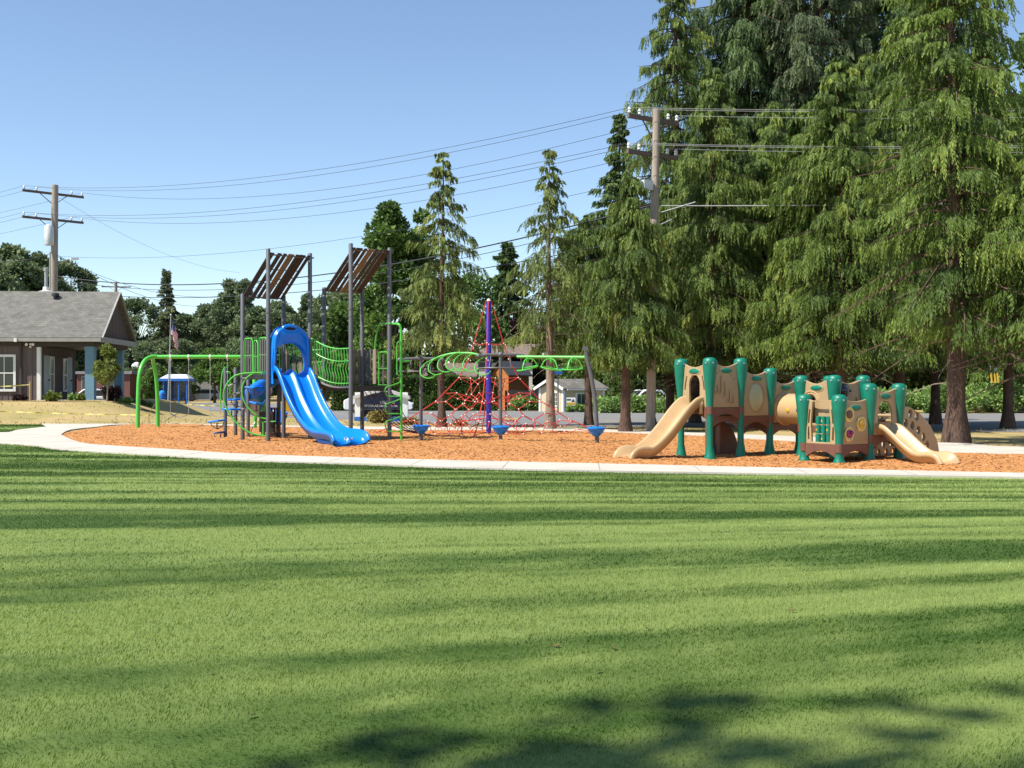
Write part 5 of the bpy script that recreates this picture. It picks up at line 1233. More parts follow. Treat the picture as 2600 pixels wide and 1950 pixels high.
# visitor information sign
Ys = 55; sgc = Vector((hx(965, Ys), Ys, 0))
t = thing('information_sign', sgc, 'gabled navy and white visitor information sign by a straw coloured bush', 'sign')
for u in (909, 1029): MB().box((hx(u, Ys), Ys, .75 + .05), (.26, .34, 1.18)).build('pillar', M_white, t)
m = MB(); w2 = hx(1040, Ys) - sgc.x; m.box(sgc + Vector((.07, 0, .1)), (2.55, .5, .2)); m.build('plinth', M_sb, t)
xl, xr, xp = hx(897, Ys), hx(1041, Ys), hx(972, Ys); za, zp = hz(1014, Ys), hz(992, Ys)
m = MB(); m.prism([(xl, za), (xp, zp), (xr, za), (xr, za + .16), (xp, zp + .16), (xl, za + .16)], (0, Ys, 0), (1, 0, 0), UZ, .62); m.build('roof', pm('pale_sheet_roof', (.5, .48, .47), .6), t)
m = MB(); zb = hz(1039, Ys); m.prism([(xl + .27, zb), (xr - .27, zb), (xr - .27, za - .0), (xp, zp - .02), (xl + .27, za - .0)], (0, Ys, 0), (1, 0, 0), UZ, .2); bo = m.build('sign_board', pm('navy_panel', (.02, .03, .085), .5), t)
m = MB(); m.box(((xl + xr) / 2, Ys - .105, zb + .04), (xr - xl - .56, .02, .03)); m.box(((xl + xr) / 2, Ys + .05, zb / 2 + .1), (xr - xl - .8, .06, zb - .22)); m.build('back_panel', M_dark, t)
def text(s, loc, size, mat, parent, name='lettering', ext=.008):
    cu = bpy.data.curves.new(name, 'FONT'); cu.body = s; cu.size = size; cu.extrude = ext; cu.align_x = 'CENTER'; cu.materials.append(mat)
    tmp = bpy.data.objects.new('lettering_curve', cu); me = bpy.data.meshes.new_from_object(tmp); bpy.data.objects.remove(tmp)
    o = bpy.data.objects.new(name, me); C.objects.link(o); o.parent = parent; o.location = Vector(loc) - ORIG[parent.name]; o.rotation_euler = (R(90), 0, 0); ORIG[o.name] = Vector(loc); return o
text('VISITOR', (hx(984, Ys), Ys - .115, hz(1025, Ys)), .2, M_conn, bo); text('INFORMATION CENTER', (hx(966, Ys), Ys - .115, hz(1033, Ys)), .155, M_conn, bo)
# thin sign post across the road
t = thing('sign_post', at(1416.6, 1046, 74.5) , 'thin grey post with dark blue sign box in front of the tan hut', 'sign'); p = at(1416.6, 985, 74.5)
m = MB(); m.tube([(p.x, p.y, 0), (p.x, p.y, hz(950, 74.5))], .05, 8); m.build('post', M_grey, t); m = MB(); m.box(at(1417, 943, 74.5), (.62, .3, .4)); m.build('sign_box', M_blued, t, bevel=.04)

# ------------------------------------------------ poles and wires
M_pole = pm('weathered_pole', (.42, .36, .30), .9, scale=4, stretch=(8, 8, .4), col2=(.29, .24, .195), bump=.5, bscale=12, spec=.1)
M_arm = pm('crossarm_wood', (.13, .10, .085), .9); M_wire = pm('wire_black', (.03, .035, .045), .6); M_wirel = pm('wire_aluminium', (.45, .46, .46), .45, metal=.5); M_ins = pm('porcelain', (.6, .62, .62), .25)
def upole(base, top, r, label, arms, armv, name='utility_pole', mat=None):
    t = thing(name, base, label, 'utility pole'); m = MB(); m.tube([base - Vector((0, 0, .2)), base.lerp(top, .5), top], [r, r * .87, r * .75], 12); m.build('pole', mat or M_pole, t); tips = []
    for z in arms:
        c = base.lerp(top, (z - base.z) / (top.z - base.z)) - Vector((armv.y, -armv.x, 0)).normalized() * (r * .9); m = MB(); m.bar(c - armv, c + armv, .13, .15)
        for s in (-.45, .45): m.bar(c + armv * s - Vector((0, 0, .05)), c - Vector((0, 0, .75)), .04, .04)
        a = m.build('crossarm', M_arm, t); row = []
        for s in (-.95, -.55, .6, .95):
            q = c + armv * s + Vector((0, 0, .08)); MB().lathe([(.03, 0), (.07, .05), (.05, .12), (.075, .15), (.03, .24)], q, 10).build('insulator', M_ins, a); row.append(q + Vector((0, 0, .22)))
        tips.append(row)
    return t, tips
LB = Vector((hx(134, 75), 75, .5)); LT = Vector((hx(140, 75), 75, hz(470, 75)))
lp, lt = upole(LB, LT, .27, 'weathered utility pole with two crossarms behind the brown building', (hz(491, 75), hz(557, 75)), Vector((1.45, 1.4, 0)))
m = MB(); c = Vector((hx(125, 74.6), 74.6, hz(623, 74.6))); m.lathe([(.28, 0), (.3, .05), (.3, 1.2), (.2, 1.35), (.02, 1.37)], c, 14); m.build('transformer', M_ins, lp)
m = MB(); m.tube(spline([at(146, 672, 75), at(165, 662, 75), at(185, 657, 75)], 4), .04, 6); m.box(at(190, 657, 75), (.45, .2, .12)); m.build('lamp_arm', M_galv, lp); m = MB(); m.tube([at(127, 640, 74.6), at(127, 735, 74.6)], .05, 6); m.build('conduit', M_galv, lp)
RB = Vector((hx(1651, 42), 42, 0)); RT = Vector((hx(1667, 42), 42, hz(277, 42)))
rp, rt = upole(RB, RT, .18, 'tall weathered utility pole with two crossarms among the cedars', (hz(302, 42), hz(391, 42)), Vector((1.0, .66, 0)))
m = MB(); c = Vector((hx(1620, 41.6), 41.6, hz(482, 41.6))); m.lathe([(.13, 0), (.13, .4), (.04, .45)], c, 10); m.bar(c + Vector((.15, .1, .2)), c + Vector((.5, .3, .2)), .3, .35); m.build('fuse_bank', M_ins, rp)
m = MB(); m.tube([at(1674, 541, 42), at(1766, 513, 41.6)], .025, 6); m.tube([at(1674, 572, 42), at(1706, 557, 41.6)], .025, 6); m.build('lamp_arm', pm('dull_aluminium', (.30, .31, .32), .6), rp)
p = Vector((hx(294, 165), 165, 0)); upole(p, p + Vector((0, 0, hz(716, 165))), .3, 'far utility pole above the trees right of the brown roof', (hz(728, 165),), Vector((2.0, .3, 0)))
p = Vector((hx(849, 92), 92, 0)); t, _ = upole(p, p + Vector((0, 0, hz(775, 92))), .22, 'plain pole with a street lamp seen between the play towers', (), Vector((1, 0, 0))); m = MB(); m.tube([p + Vector((0, 0, hz(860, 92))), at(862, 851, 92)], .03, 6); m.box(at(866, 851, 92), (.7, .2, .1)); m.build('lamp_arm', M_galv, t)
LP2 = Vector((-62, 92, 0)); RP2 = Vector((41, 36.5, 0))
def wire(a, b_, sag, r, label, mat=None, grp='overhead wires along the road'):
    a, b_ = Vector(a), Vector(b_); m = MB(); n = 28; m.tube([a.lerp(b_, i / n) - Vector((0, 0, sag * 4 * (i / n) * (1 - i / n))) for i in range(n + 1)], r, 4, cap=False)
    o = m.build('overhead_wire', mat or M_wire, loc=a, weld=False); tag(o, label, 'wire', grp); return o
nm_ = ['outer', 'second', 'third', 'inner']
for ai, an in ((0, 'upper'), (1, 'lower')):
    for k in (0, 1, 3) if ai == 0 else (0, 1, 2):
        wire(lt[ai][k], rt[ai][k], 1.1 + .12 * k, .009, f'thin {nm_[k]} wire on the {an} crossarms between the two main poles')
        z_ = lt[ai][k]; wire(z_, z_ + (LP2 - LB) + Vector((0, 0, -.3)), .8, .009, f'{nm_[k]} wire leaving the {an} crossarm of the left pole to the frame edge')
        wire(rt[ai][k], rt[ai][k] + (RP2 - RB) + Vector((0, 0, -.2)), .5, .0085, f'pale {nm_[k]} wire running right from the {an} crossarm across the cedars', M_wirel)
P_ = lambda B_, T_, z: B_.lerp(T_, (z - B_.z) / (T_.z - B_.z))
wire(P_(LB, LT, hz(700, 75)), P_(RB, RT, 8.35), 1.55, .028, 'thick black cable low between the two main poles')
wire(P_(LB, LT, hz(708, 75)), P_(RB, RT, 8.1), 1.65, .013, 'thin cable just under the thick black cable')
wire(P_(LB, LT, hz(738, 75)), P_(RB, RT, 7.2), 1.2, .018, 'lowest black cable crossing behind the play tower roofs')
wire(P_(LB, LT, hz(650, 75)), P_(RB, RT, 9.4), 1.1, .008, 'faint wire above the black cables')
wire(at(146, 648, 75), at(560, 770, 150), 1.5, .018, 'cable drooping from the left pole lamp to the far trees')
wire(at(146, 652, 75), at(700, 716, 110), 2.0, .014, 'cable crossing low over the far treeline')
wire(at(158, 506, 75), at(608, 692, 120), 1.0, .009, 'thin guy wire slanting down from the left crossarm')
wire(at(0, 663, 78), at(140, 640, 75), .2, .02, 'short cable left of the left pole')
wire(P_(RB, RT, 8.3), Vector((41, 36.5, 8.5)), .3, .02, 'pale cable running right from the pole through the cedars', M_wirel)
t = thing('guy_wires', at(2530, 960, 66), 'guy wires with yellow guards at the right edge of the wood', 'guy wires')
for u in (2519, 2528, 2535):
    m = MB(); m.tube([at(u, 965, 66), at(u - 14, 860, 66)], .018, 5); m.build('guy_wire', M_galv, t); m = MB(); m.tube([at(u, 972, 66), at(u - 3, 948, 66)], .05, 6); m.build('wire_guard', M_yel, t)

# ------------------------------------------------ caution tape and stakes
M_tape = newmat('caution_tape')[0]; t_ = M_tape.node_tree; b_ = t_.nodes['Principled BSDF']; tc = t_.nodes.new('ShaderNodeTexCoord'); wv = t_.nodes.new('ShaderNodeTexWave'); wv.inputs['Scale'].default_value = .55; wv.inputs['Distortion'].default_value = 1.5
cr = t_.nodes.new('ShaderNodeValToRGB'); cr.color_ramp.elements[0].position = .25; cr.color_ramp.elements[0].color = (.38, .32, .12, 1); cr.color_ramp.elements[1].position = .4; cr.color_ramp.elements[1].color = (.66, .56, .13, 1)
t_.links.new(tc.outputs['Object'], wv.inputs[0]); t_.links.new(wv.outputs[0], cr.inputs[0]); t_.links.new(cr.outputs[0], b_.inputs['Base Color']); b_.inputs['Roughness'].default_value = .5
M_stake = pm('pine_stake', (.45, .30, .13), .8)
def tape(pts, label):
    P = spline(pts, 10); m = MB(); vs = []
    for i, p in enumerate(P):
        w_ = .026; tw = .5 * math.sin(i * .8); vs += [p + Vector((0, math.sin(tw) * w_, w_ * math.cos(tw) + .01)), p - Vector((0, math.sin(tw) * w_, w_ * math.cos(tw) - .01)), p - Vector((0, math.sin(tw) * w_ - .004, w_ * math.cos(tw) - .01)), p + Vector((0, math.sin(tw) * w_ + .004, w_ * math.cos(tw) + .01))]
    m.add(vs, [(i * 4 + j, i * 4 + (j + 1) % 4, i * 4 + 4 + (j + 1) % 4, i * 4 + 4 + j) for i in range(len(P) - 1) for j in range(4)]); o = m.build('caution_tape', M_tape, loc=P[0]); tag(o, label, 'caution tape', 'yellow caution tapes'); return o
def stake(u, v0, v1, Y, label):
    p = at(u, v1, Y); q = at(u, v0, Y); m = MB(); m.box((p + q) / 2 - Vector((0, 0, .05)), (.06, .05, q.z - p.z + .1)); o = m.build('wooden_stake', M_stake, loc=p, bevel=.005); tag(o, label, 'stake', 'stakes holding the caution tape')
tape([at(-60, 983, 56.6), at(20, 981, 56.8), at(75, 977, 57)], 'short yellow tape under the white framed window')
stake(76, 969, 1021, 57, 'wooden stake by the brown wall and its tape')
tape([at(-80, 1043, 53), at(60, 1047, 52.6), at(170, 1051, 52.2), at(290, 1053, 51.6), at(380, 1055, 51)], 'long yellow tape across the dry bank left of the swing frame')
stake(377, 1047, 1070, 51, 'wooden stake behind the curved green swing legs')
tape([at(377, 1055, 51), at(400, 1020, 57), at(425, 1021, 60), at(443, 1022, 62)], 'yellow tape leading away from the swing legs')
tape([at(443, 1022, 62), at(480, 1027, 62), at(520, 1030, 60), at(558, 1031, 60)], 'yellow tape between the bus shelter and the grey play posts')
stake(443, 1014, 1040, 62, 'short stake before the bus shelter'); stake(559, 1020, 1048, 60, 'stake beside the leftmost grey play post')
# ---------------------------------------------------------------- trees and plants
conifer('cedar_tree', hx(1122, 46), 46, hz(380, 46), 2.8, 'slim sparse cedar with dead lower branches behind the arched ladder', cb=.3, nb=66, spb=22, leaf=.13, lw=.042, r0=.17, mat=M_pale, bark=M_bark, dead=22, seed=3, pw=1.0, sparse=.22, rise=.45, droop=.6, m=11, spray=.55, hang=1.6, zmin=2.6, dens=.85)
conifer('cedar_tree', hx(1396, 43.5), 43.5, hz(372, 43.5), 2.6, 'slim pale trunked cedar with ragged thin crown right of the rope pyramid', cb=.3, nb=62, spb=20, leaf=.13, lw=.042, r0=.19, mat=M_pale, bark=M_barkpale, dead=26, seed=8, pw=.9, sparse=.26, rise=.4, droop=.65, m=11, spray=.55, hang=1.6, zmin=2.6, dens=.85)
conifer('cedar_tree', hx(1588, 40.8), 40.8, 9.2, 2.3, 'cedar with leaning flared trunk left of the right utility pole', cb=.3, nb=80, spb=26, leaf=.13, lw=.042, r0=.2, mat=M_cedar, bark=M_bark, dead=8, seed=12, pw=0.66, lean=(.02, 0), sparse=.05, m=11, spray=.75, hang=2.2, zmin=2.35)
conifer('cedar_tree', hx(1812, 44), 44, 14.0, 3.4, 'tall narrow cedar with bare trunk showing right of the utility pole', cb=.12, nb=110, spb=28, leaf=.13, lw=.042, r0=.2, mat=M_cedar, bark=M_bark, dead=10, seed=14, pw=0.66, sparse=.1, m=11, spray=.75, hang=2.2, zmin=2.35)
conifer('cedar_tree', hx(1700, 48), 48, 10.2, 3.4, 'bushy cedar filling the gap behind the right utility pole', cb=.1, nb=90, spb=28, leaf=.13, lw=.042, r0=.2, mat=M_cedar, seed=15, pw=0.61, m=11, spray=.75, hang=2.2, zmin=2.35)
conifer('cedar_tree', hx(1938, 46), 46, 11.2, 3.7, 'medium cedar directly above the tall tan tower', cb=.11, nb=100, spb=30, leaf=.13, lw=.042, r0=.2, mat=M_cedar2, seed=16, pw=0.61, m=11, spray=.75, hang=2.2, zmin=2.35)
conifer('cedar_tree', hx(2035, 43), 43, 12.2, 3.4, 'yellow green cedar above the crawl tunnel', cb=.13, nb=105, spb=30, leaf=.13, lw=.042, r0=.2, mat=M_cedar2, seed=17, pw=0.66, dead=6, m=11, spray=.75, hang=2.2, zmin=2.35)
conifer('cedar_tree', hx(2135, 41), 41, 13.6, 3.8, 'broad bright cedar above the steering ring panel', cb=.14, nb=120, spb=32, leaf=.13, lw=.042, r0=.24, mat=M_cedar2, seed=18, pw=0.66, dead=6, m=11, spray=.75, hang=2.2, zmin=2.35)
conifer('cedar_tree', hx(2200, 47), 47, 15.5, 3.4, 'tall cedar behind the broad bright cedar', cb=.16, nb=100, spb=26, leaf=.13, lw=.042, r0=.24, mat=M_cedar, seed=19, pw=0.66, m=11, spray=.75, hang=2.2, zmin=2.35)
conifer('cedar_tree', hx(2285, 44.5), 44.5, 16.2, 4.0, 'tall dense cedar left of the big dark trunk', cb=.15, nb=120, spb=30, leaf=.13, lw=.042, r0=.26, mat=M_cedar2, seed=20, pw=0.61, m=11, spray=.75, hang=2.2, zmin=2.35)
conifer('cedar_tree', hx(2430, 32.6), 32.6, 17, 3.7, 'large near cedar with thick dark trunk beside the right end of the path', cb=.17, nb=120, spb=34, leaf=.13, lw=.042, r0=.29, mat=M_cedar2, bark=M_bark, seed=21, pw=0.78, dead=16, sparse=.16, lean=(-.012, 0), wob=.15, m=11, spray=.75, hang=2.2, zmin=2.75)
conifer('cedar_tree', hx(2680, 31), 31, 9.0, 3.7, 'cedar leaning in from the right edge of the frame', cb=.2, nb=90, spb=32, leaf=.13, lw=.042, r0=.25, mat=M_cedar2, seed=22, pw=0.49, m=11, spray=.75, hang=2.2, zmin=2.75)
conifer('cedar_tree', hx(2560, 45), 45, 12.5, 3.7, 'cedar behind and right of the big dark trunk', cb=.2, nb=90, spb=26, leaf=.13, lw=.042, r0=.22, mat=M_cedar2, seed=23, pw=0.57, m=11, spray=.75, hang=2.2, zmin=2.35)
conifer('cedar_tree', hx(1495, 49), 49, 9.0, 2.8, 'bushy cedar between the rope pyramid and the tan hut', cb=.45, nb=80, spb=26, leaf=.13, lw=.042, r0=.18, mat=M_cedar, seed=24, pw=0.49, m=11, spray=.75, hang=2.2, zmin=2.35)
conifer('cedar_tree', hx(1655, 46), 46, 7.6, 2.6, 'short cedar just behind the foot of the right utility pole', cb=.3, nb=80, spb=26, leaf=.13, lw=.042, r0=.18, mat=M_cedar, seed=25, pw=0.49, m=11, spray=.75, hang=2.2, zmin=2.35)
conifer('cedar_tree', hx(1880, 50), 50, 10.5, 3.7, 'cedar filling in behind the tall tan tower', cb=.28, nb=90, spb=26, leaf=.13, lw=.042, r0=.2, mat=M_cedar2, seed=26, pw=0.49, m=11, spray=.75, hang=2.2, zmin=2.35)
for u, Y, H, lab, sd_ in ((1765, 52, 13.0, 'cedar standing back between the utility pole and the bare trunked cedar', 27), (1852, 54, 14.0, 'cedar standing back right of the bare trunked cedar', 28), (1965, 55, 15.5, 'cedar rising behind the crawl tunnel', 29), (2065, 53, 15.0, 'cedar standing back behind the steering ring panel', 30), (2375, 50, 15.0, 'cedar just left of the big near trunk', 38)):
    conifer('cedar_tree', hx(u, Y), Y, H, 3.2, lab, cb=.25, nb=90, spb=24, leaf=.13, lw=.042, r0=.22, mat=(M_cedar, M_cedar2)[sd_ % 2], seed=sd_, pw=0.53, m=11, spray=.75, hang=2.2, zmin=2.35)
# tall trees across the road
conifer('tall_cedar', hx(1715, 84), 84, 33, 7.0, 'very tall olive cedar rising past the top of the frame above the utility pole', cb=.06, nb=130, spb=30, leaf=.24, lw=.08, m=10, r0=.5, mat=M_cedar, seed=31, pw=.6, spray=1.3, hang=2.2)
conifer('fir_tree', hx(1572, 92), 92, hz(285, 92), 5.6, 'dark layered fir left of the very tall cedar', cb=.05, nb=110, spb=30, leaf=.26, lw=.1, m=9, r0=.45, mat=M_fir, seed=32, pw=.85, hang=.8, droop=.35, rise=.25, spray=.9)
big = conifer('tall_fir', hx(1900, 96), 96, 44, 9.0, 'tall dark tree mass right of the very tall cedar', cb=.05, nb=170, spb=40, leaf=.3, lw=.1, m=10, r0=.6, mat=M_fir, seed=33, pw=.5, hang=2.0, spray=1.6, dens=1.2, group='tall dark trees behind the cedars')
for u, Y, lab, sc_ in ((2085, 92, 'tall grey green tree in the middle of the wood', .98), (2250, 99, 'tall dark tree behind the tall dense cedar', 1.02), (1990, 104, 'tall dark tree standing back between two others', 1.0), (2360, 95, 'tall dark tree left of the sky gap at top right', .95)):
    c = copy_tree(big, hx(u, Y) - hx(1900, 96), Y - 96); c['label'] = lab; c.scale = (sc_, sc_, sc_); c.rotation_euler = (0, 0, u % 7)
    if u in (2085,):
        for ch in c.children:
            if ch.name.startswith('crown'): ch.data = ch.data.copy(); ch.data.materials[0] = M_firg2
conifer('tall_fir', hx(2500, 76), 76, hz(-10, 76), 4.6, 'tall ragged tree against the sky near the top right corner', cb=.07, nb=120, spb=28, leaf=.22, lw=.075, m=9, r0=.4, mat=M_cedar2, seed=36, pw=.8, spray=1.1, sparse=.1, hang=2)
broadleaf('broadleaf_tree', hx(2620, 100), 100, 34, 8, 'green broadleaf tree crown at the top right corner', n=16000, leaf=.6, r0=.5, seed=37, nc=60, mat=M_decid)
broadleaf('broadleaf_tree', hx(985, 84), 84, hz(492, 84), 3.6, 'bright green broadleaf tree behind the second play tower', n=15000, leaf=.36, r0=.3, seed=41, nc=60, cb=.1, shape='cone', cr=.24, mat=M_decid)
broadleaf('broadleaf_tree', hx(1062, 86), 86, hz(500, 86), 2.7, 'narrow dark crown just left of the slim sparse cedar', n=11000, leaf=.36, r0=.3, seed=42, nc=45, cb=.1, shape='cone', cr=.26, mat=M_decid)
broadleaf('broadleaf_tree', hx(1185, 114), 114, hz(690, 114), 5.0, 'leafy tree low behind the slim sparse cedar', n=11000, leaf=.38, seed=43, nc=45, cb=.08, mat=M_decid)
conifer('fir_tree', hx(1290, 122), 122, hz(612, 122), 5.4, 'dark green conifer directly behind the rope pyramid', cb=.04, nb=90, spb=26, leaf=.42, lw=.16, m=6, r0=.3, mat=M_fir, seed=44, pw=.75, hang=.4, spray=.7)
conifer('fir_tree', hx(1450, 118), 118, hz(600, 118), 6.0, 'dark conifer behind the pale trunked cedar', cb=.04, nb=90, spb=28, leaf=.42, lw=.16, m=6, r0=.3, mat=M_fir, seed=45, pw=.7, hang=.5, spray=.8)
broadleaf('plum_tree', hx(1325, 112), 112, hz(812, 112), 2.4, 'dark purple plum tree above the brown hipped roof', n=5000, leaf=.35, seed=46, nc=25, mat=M_plum)
broadleaf('broadleaf_tree', hx(1530, 88), 88, 8.5, 3.6, 'green tree behind the tan hut', n=10000, leaf=.38, seed=47, nc=40, cb=.1, mat=M_decid)
broadleaf('broadleaf_tree', hx(900, 92), 92, 8.8, 3.4, 'dark green tree behind the wooden plank screen', n=9000, leaf=.38, seed=48, nc=40, cb=.1, mat=M_decid)
# car park trees on the left
broadleaf('street_tree', hx(545, 122), 122, hz(893, 122), 2.7, 'round dark street tree over the white hatchback', n=10000, leaf=.3, r0=.16, seed=51, nc=45, cb=.46, mat=M_decid, bark=M_bark)
broadleaf('street_tree', hx(398, 125), 125, hz(930, 125), 1.7, 'small tree between the swing legs and the bus shelter', n=5000, leaf=.28, r0=.1, seed=52, nc=25, cb=.15, mat=M_decid)
broadleaf('street_tree', hx(455, 140), 140, 5.0, 2.0, 'small tree right of the flagpole above the bus shelter', n=4000, leaf=.3, r0=.1, seed=53, nc=25, cb=.2, mat=M_decid)
# far trees: four grown once, then repeated
protos = []
for i, (H, Rd, shp) in enumerate(((16, 5.5, 'round'), (18, 4.5, 'oval'), (13, 5.5, 'round'), (17, 4.0, 'cone'))):
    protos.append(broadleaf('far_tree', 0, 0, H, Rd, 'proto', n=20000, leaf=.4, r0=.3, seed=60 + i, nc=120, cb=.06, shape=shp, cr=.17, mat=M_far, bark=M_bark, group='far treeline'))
far = [(8, 140, 2, 612, 'tree rising at the left edge of the frame'), (60, 150, 0, 650, 'tree left of the stove pipe'), (100, 140, 1, 632, 'tree behind the left pole'), (165, 145, 0, 655, 'tree just right of the left pole'),
       (-45, 135, 0, 640, 'tree cut off by the left edge'), (230, 190, 2, 742, 'low tree peeping over the brown roof'), (300, 170, 1, 745, 'tree behind the far utility pole'), (345, 160, 0, 752, 'tree left of the spire conifer'), (480, 165, 2, 790, 'tree right of the spire conifer'),
       (530, 185, 0, 768, 'tree in the gap left of the first play tower'), (585, 160, 1, 700, 'tall tree left of the first slatted roof'), (620, 150, 3, 700, 'pale pointed tree under the first slatted roof'), (665, 140, 2, 770, 'tree between the first tower posts'),
       (715, 145, 0, 760, 'tree behind the slide hood'), (780, 150, 1, 738, 'tree right of the first tower'), (830, 160, 0, 742, 'tree left of the second tower roof'), (880, 130, 2, 720, 'tree under the second tower roof'), (440, 140, 2, 850, 'tree behind the flag'), (260, 150, 2, 800, 'tree behind the gable'), (560, 180, 2, 820, 'tree above the round dark street tree'), (640, 135, 2, 850, 'low tree behind the green barriers'), (360, 135, 2, 860, 'tree behind the gable corner')]
for i, (u, Y, pi, v, lab) in enumerate(far):
    p = protos[pi]; H0 = (16, 18, 13, 17)[pi]; s = hz(v, Y) / H0 / 1.0
    c = p if p['label'] == 'proto' else copy_tree(p)
    c.location = (hx(u, Y), Y, 0); c.scale = (s, s, s); c.rotation_euler = (0, 0, i * 1.3); c['label'] = lab
conifer('spire_conifer', hx(422, 152), 152, hz(682, 152), 5.2, 'spire topped conifer on the far treeline behind the flag', cb=.05, nb=80, spb=26, leaf=.38, lw=.12, m=6, r0=.35, mat=M_firg, seed=71, pw=1.1, hang=.5, spray=.8)
rng = np.random.default_rng(5); cen = []; rad = []
for x in np.arange(-150, 170, 3.2):
    for r_ in range(2): cen.append((x + rng.normal(0, 1), 235 + rng.normal(0, 4), rng.uniform(1, 7))); rad.append(rng.uniform(3, 4.5))
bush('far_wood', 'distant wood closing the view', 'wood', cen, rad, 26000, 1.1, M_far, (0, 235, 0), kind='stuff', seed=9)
# dark wood edge and brambles on the right
cen, rad = [], []
for x in np.arange(hx(1540, 82), 52, 1.5):
    for r_ in range(3): cen.append((x + rng.normal(0, .6), 83 + rng.normal(0, 2), rng.uniform(.8, 7.5))); rad.append(rng.uniform(1.3, 2.2))
bush('wood_undergrowth', 'dark undergrowth under the tall trees across the road', 'undergrowth', cen, rad, 42000, .42, M_fir, (20, 82, 0), kind='stuff', seed=10)
cen, rad = [], []
for x in np.arange(hx(1545, 73), 48, .75):
    hgt = np.interp((x / 73 * 2900 + 1300), [1545, 1700, 2150, 2300, 2420, 2560, 3000], [1.0, 1.2, 1.5, 1.9, 1.7, 2.5, 2.8])
    for r_ in range(3): cen.append((x + rng.normal(0, .3), 73 + rng.normal(0, .9), rng.uniform(.1, hgt - .4))); rad.append(rng.uniform(.45, .75))
bush('bramble_thicket', 'leafy bright bramble thicket along the far side of the road', 'brambles', cen, rad, 60000, .2, M_bramble, (22, 73, 0), kind='stuff', seed=11)
# laurel hedge
x0, x1 = hx(845, 80), hx(1262, 80); rng = np.random.default_rng(6); n = 36000
face = rng.random(n); X = rng.uniform(x0, x1, n); bump_ = .22 * (N1(X * 1.1, X * 0) - .5); top = 2.2 + .35 * (N2(X * .7, X * 0 + 3) - .5)
Z = np.where(face < .7, rng.uniform(0, 1, n) * top, top + rng.normal(0, .06, n)); Yv = np.where(face < .7, 79.4 + .3 * N1(X * 1.3, Z * 1.5) + rng.normal(0, .07, n), rng.uniform(79.4, 81, n))
P = np.stack([X, Yv, Z], -1); D = unit(rng.normal(0, 1, (n, 3)) + np.array([0, -.8, .5])); S = unit(np.cross(D, rng.normal(0, 1, (n, 3)))); LL = rng.uniform(.12, .26, n)
hd = thing('laurel_hedge', ((x0 + x1) / 2, 80, 0), 'long clipped laurel hedge beyond the road behind the rope pyramid', 'hedge')
MB().box(((x0 + x1) / 2, 80.3, 1.02), (x1 - x0 - .2, 1.2, 2.02)).build('hedge_core', M_hedge, hd)
npmesh('foliage', leaves(P, D, S, LL, LL * .5), 4, M_hedge, hd, tint=np.clip(.35 + .3 * (N1(X * 2, Z * 2) - .3) + rng.normal(0, .14, n), 0, 1))
# small plants
def shrub(u, v, Y, w_, h, n, leaf, mat, name, label, seed, group=None, flat=.8):
    c = at(u, v, Y); z0 = c.z; rg = np.random.default_rng(seed); k = 9
    cen = [(c.x + rg.uniform(-w_, w_) * .6, Y + rg.uniform(-w_, w_) * .4, z0 + rg.uniform(.25, .75) * h) for _ in range(k)]
    return bush(name, label, 'plant', cen, [min(w_, h) * .45] * k, n, leaf, mat, (c.x, Y, z0), group, seed, flat=flat, shell=.2)
shrub(960, 1080, 52, .5, .62, 4200, .14, M_dryb, 'straw_bush', 'rounded straw coloured bush before the information sign', 81)
shrub(1040, 1083, 50, .35, .35, 1200, .12, M_dryb, 'straw_bush', 'low straw tuft right of the information sign', 82)
shrub(350, 1044, 60, 1.3, .55, 5000, .12, M_hedge, 'low_shrub', 'dark low shrubs behind the curved green swing legs', 83)
shrub(313, 1028, 58.2, .6, .4, 1800, .1, M_bramble, 'low_shrub', 'yellowish shrub at the foot of the rear porch post', 84)
shrub(135, 1023, 57, .35, .42, 900, .2, M_sap, 'daylily_clump', 'yellow green clump of strap leaves by the white corner trim', 85)
shrub(185, 1018, 57.4, .35, .3, 700, .13, M_bramble, 'border_plant', 'small green plant by the porch slab', 86)
shrub(205, 1018, 57.4, .3, .3, 600, .13, M_sap, 'border_plant', 'small pale plant left of the front blue post', 87)
shrub(52, 1020, 57.3, .5, .35, 700, .1, M_plum, 'border_plant', 'dark reddish shrub under the white window', 88)
shrub(285, 1020, 58.0, .55, .8, 2600, .12, M_plum, 'smoke_bush', 'dark brown bush behind the sapling', 89)
shrub(1170, 1084, 48, .3, .3, 900, .1, M_bramble, 'roadside_weed', 'green weed clump behind the rope pyramid', 90)
shrub(1330, 1046, 79, 1.6, 1.0, 3500, .2, M_bramble, 'garden_shrub', 'green shrubs in front of the grey board fence', 91)
shrub(1480, 1047, 75.3, 1.6, .45, 3200, .16, M_bramble, 'garden_shrub', 'low leafy bed under the hut window', 92)
shrub(1560, 1047, 75.5, 1.2, .9, 3200, .18, M_bramble, 'garden_shrub', 'leafy bush at the right corner of the tan hut', 93)
broadleaf('sapling', hx(272, 57), 57, 3.0, .72, 'young yellow green sapling in front of the blue porch posts', n=2600, leaf=.14, r0=.045, seed=94, nc=26, cb=.38, z0=.75, mat=M_sap, bark=M_twig, cr=.36, shape='oval')
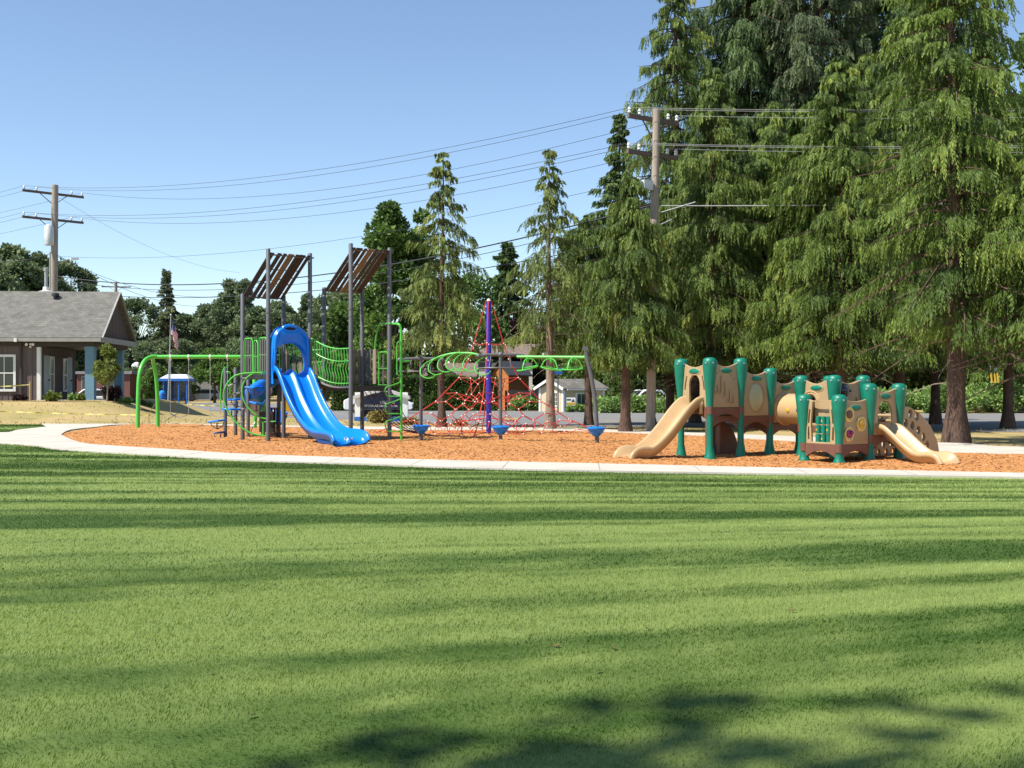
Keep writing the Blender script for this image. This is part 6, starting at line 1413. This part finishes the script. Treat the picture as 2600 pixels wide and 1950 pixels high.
rng = np.random.default_rng(12); n = 9000; X = rng.uniform(-30, 24, n); Yv = rng.uniform(41, 60, n); k = ~inside(X, Yv, ring_out) & ~in_lawn(X, Yv) & (Yv < np.interp(X, [-30, -19, -13, 0, 24], [57.6, 57.6, 60, 47, 42])); X, Yv = X[k], Yv[k]; n = len(X)
P = np.stack([X, Yv, gz(X, Yv)], -1); D = unit(rng.normal(0, .5, (n, 3)) + np.array([0, 0, 1.0])); S = unit(np.cross(D, rng.normal(0, 1, (n, 3)))); LL = rng.uniform(.05, .12, n)
o = npmesh('dry_grass_tufts', leaves(P, D, S, LL, LL * .35), 4, M_dryb, tint=rng.random(n) * .7); tag(o, 'parched grass tufts on the verge', 'dry grass', kind='stuff')
for i, (u, v) in enumerate(((1413, 1650), (1560, 1656), (1520, 1715), (1716, 1362), (1480, 1395), (640, 1830), (2010, 1560))):
    gx_, gy_ = gp(u, v); mm = MB(); mm.prism([(-.03, 0), (-.01, .014), (.02, .009), (.03, -.004), (.005, -.014)], (gx_, gy_, .03), Vector((math.cos(i * 2.1), math.sin(i * 2.1), .15)), Vector((-math.sin(i * 2.1), math.cos(i * 2.1), .2)), .003)
    ol = mm.build('fallen_leaf', M_dryb, loc=(gx_, gy_, .045)); tag(ol, ('curled dry leaf on the dark lawn stripe at lower centre', 'dry leaf right of the curled one on the dark stripe', 'pale leaf on the bright grass just above the foreground shade', 'small leaf far out on the right of the lawn', 'small leaf on the lawn below the crawl tunnel', 'dry leaf in the lower left of the lawn', 'dry leaf on the near lawn at the right')[i], 'leaf', 'dry leaves on the lawn')
# garden bed in front of the building
m = MB(); bp_ = [(-28, 57.9), (-25, 56.6), (-22, 56.4), (-20.4, 56.5), (-18.6, 57.4), (-18.2, 58.4), (-20.6, 58.4), (-28, 58.4)]
m.add([(x, y, float(gz(np.array(x), np.array(y))) + .02) for x, y in bp_], [tuple(range(len(bp_)))]); o = m.build('soil_bed', M_soil, weld=False, noshade=True); tag(o, kind='structure')
# the tree behind the photographer that shades the foreground lawn
broadleaf('broadleaf_tree', -10.3, -5.9, 24, 4.5, 'large tree behind the camera whose crown shades the near lawn', n=9000, leaf=.36, r0=.4, seed=99, nc=40, cb=.45, cr=.34, mat=M_decid)
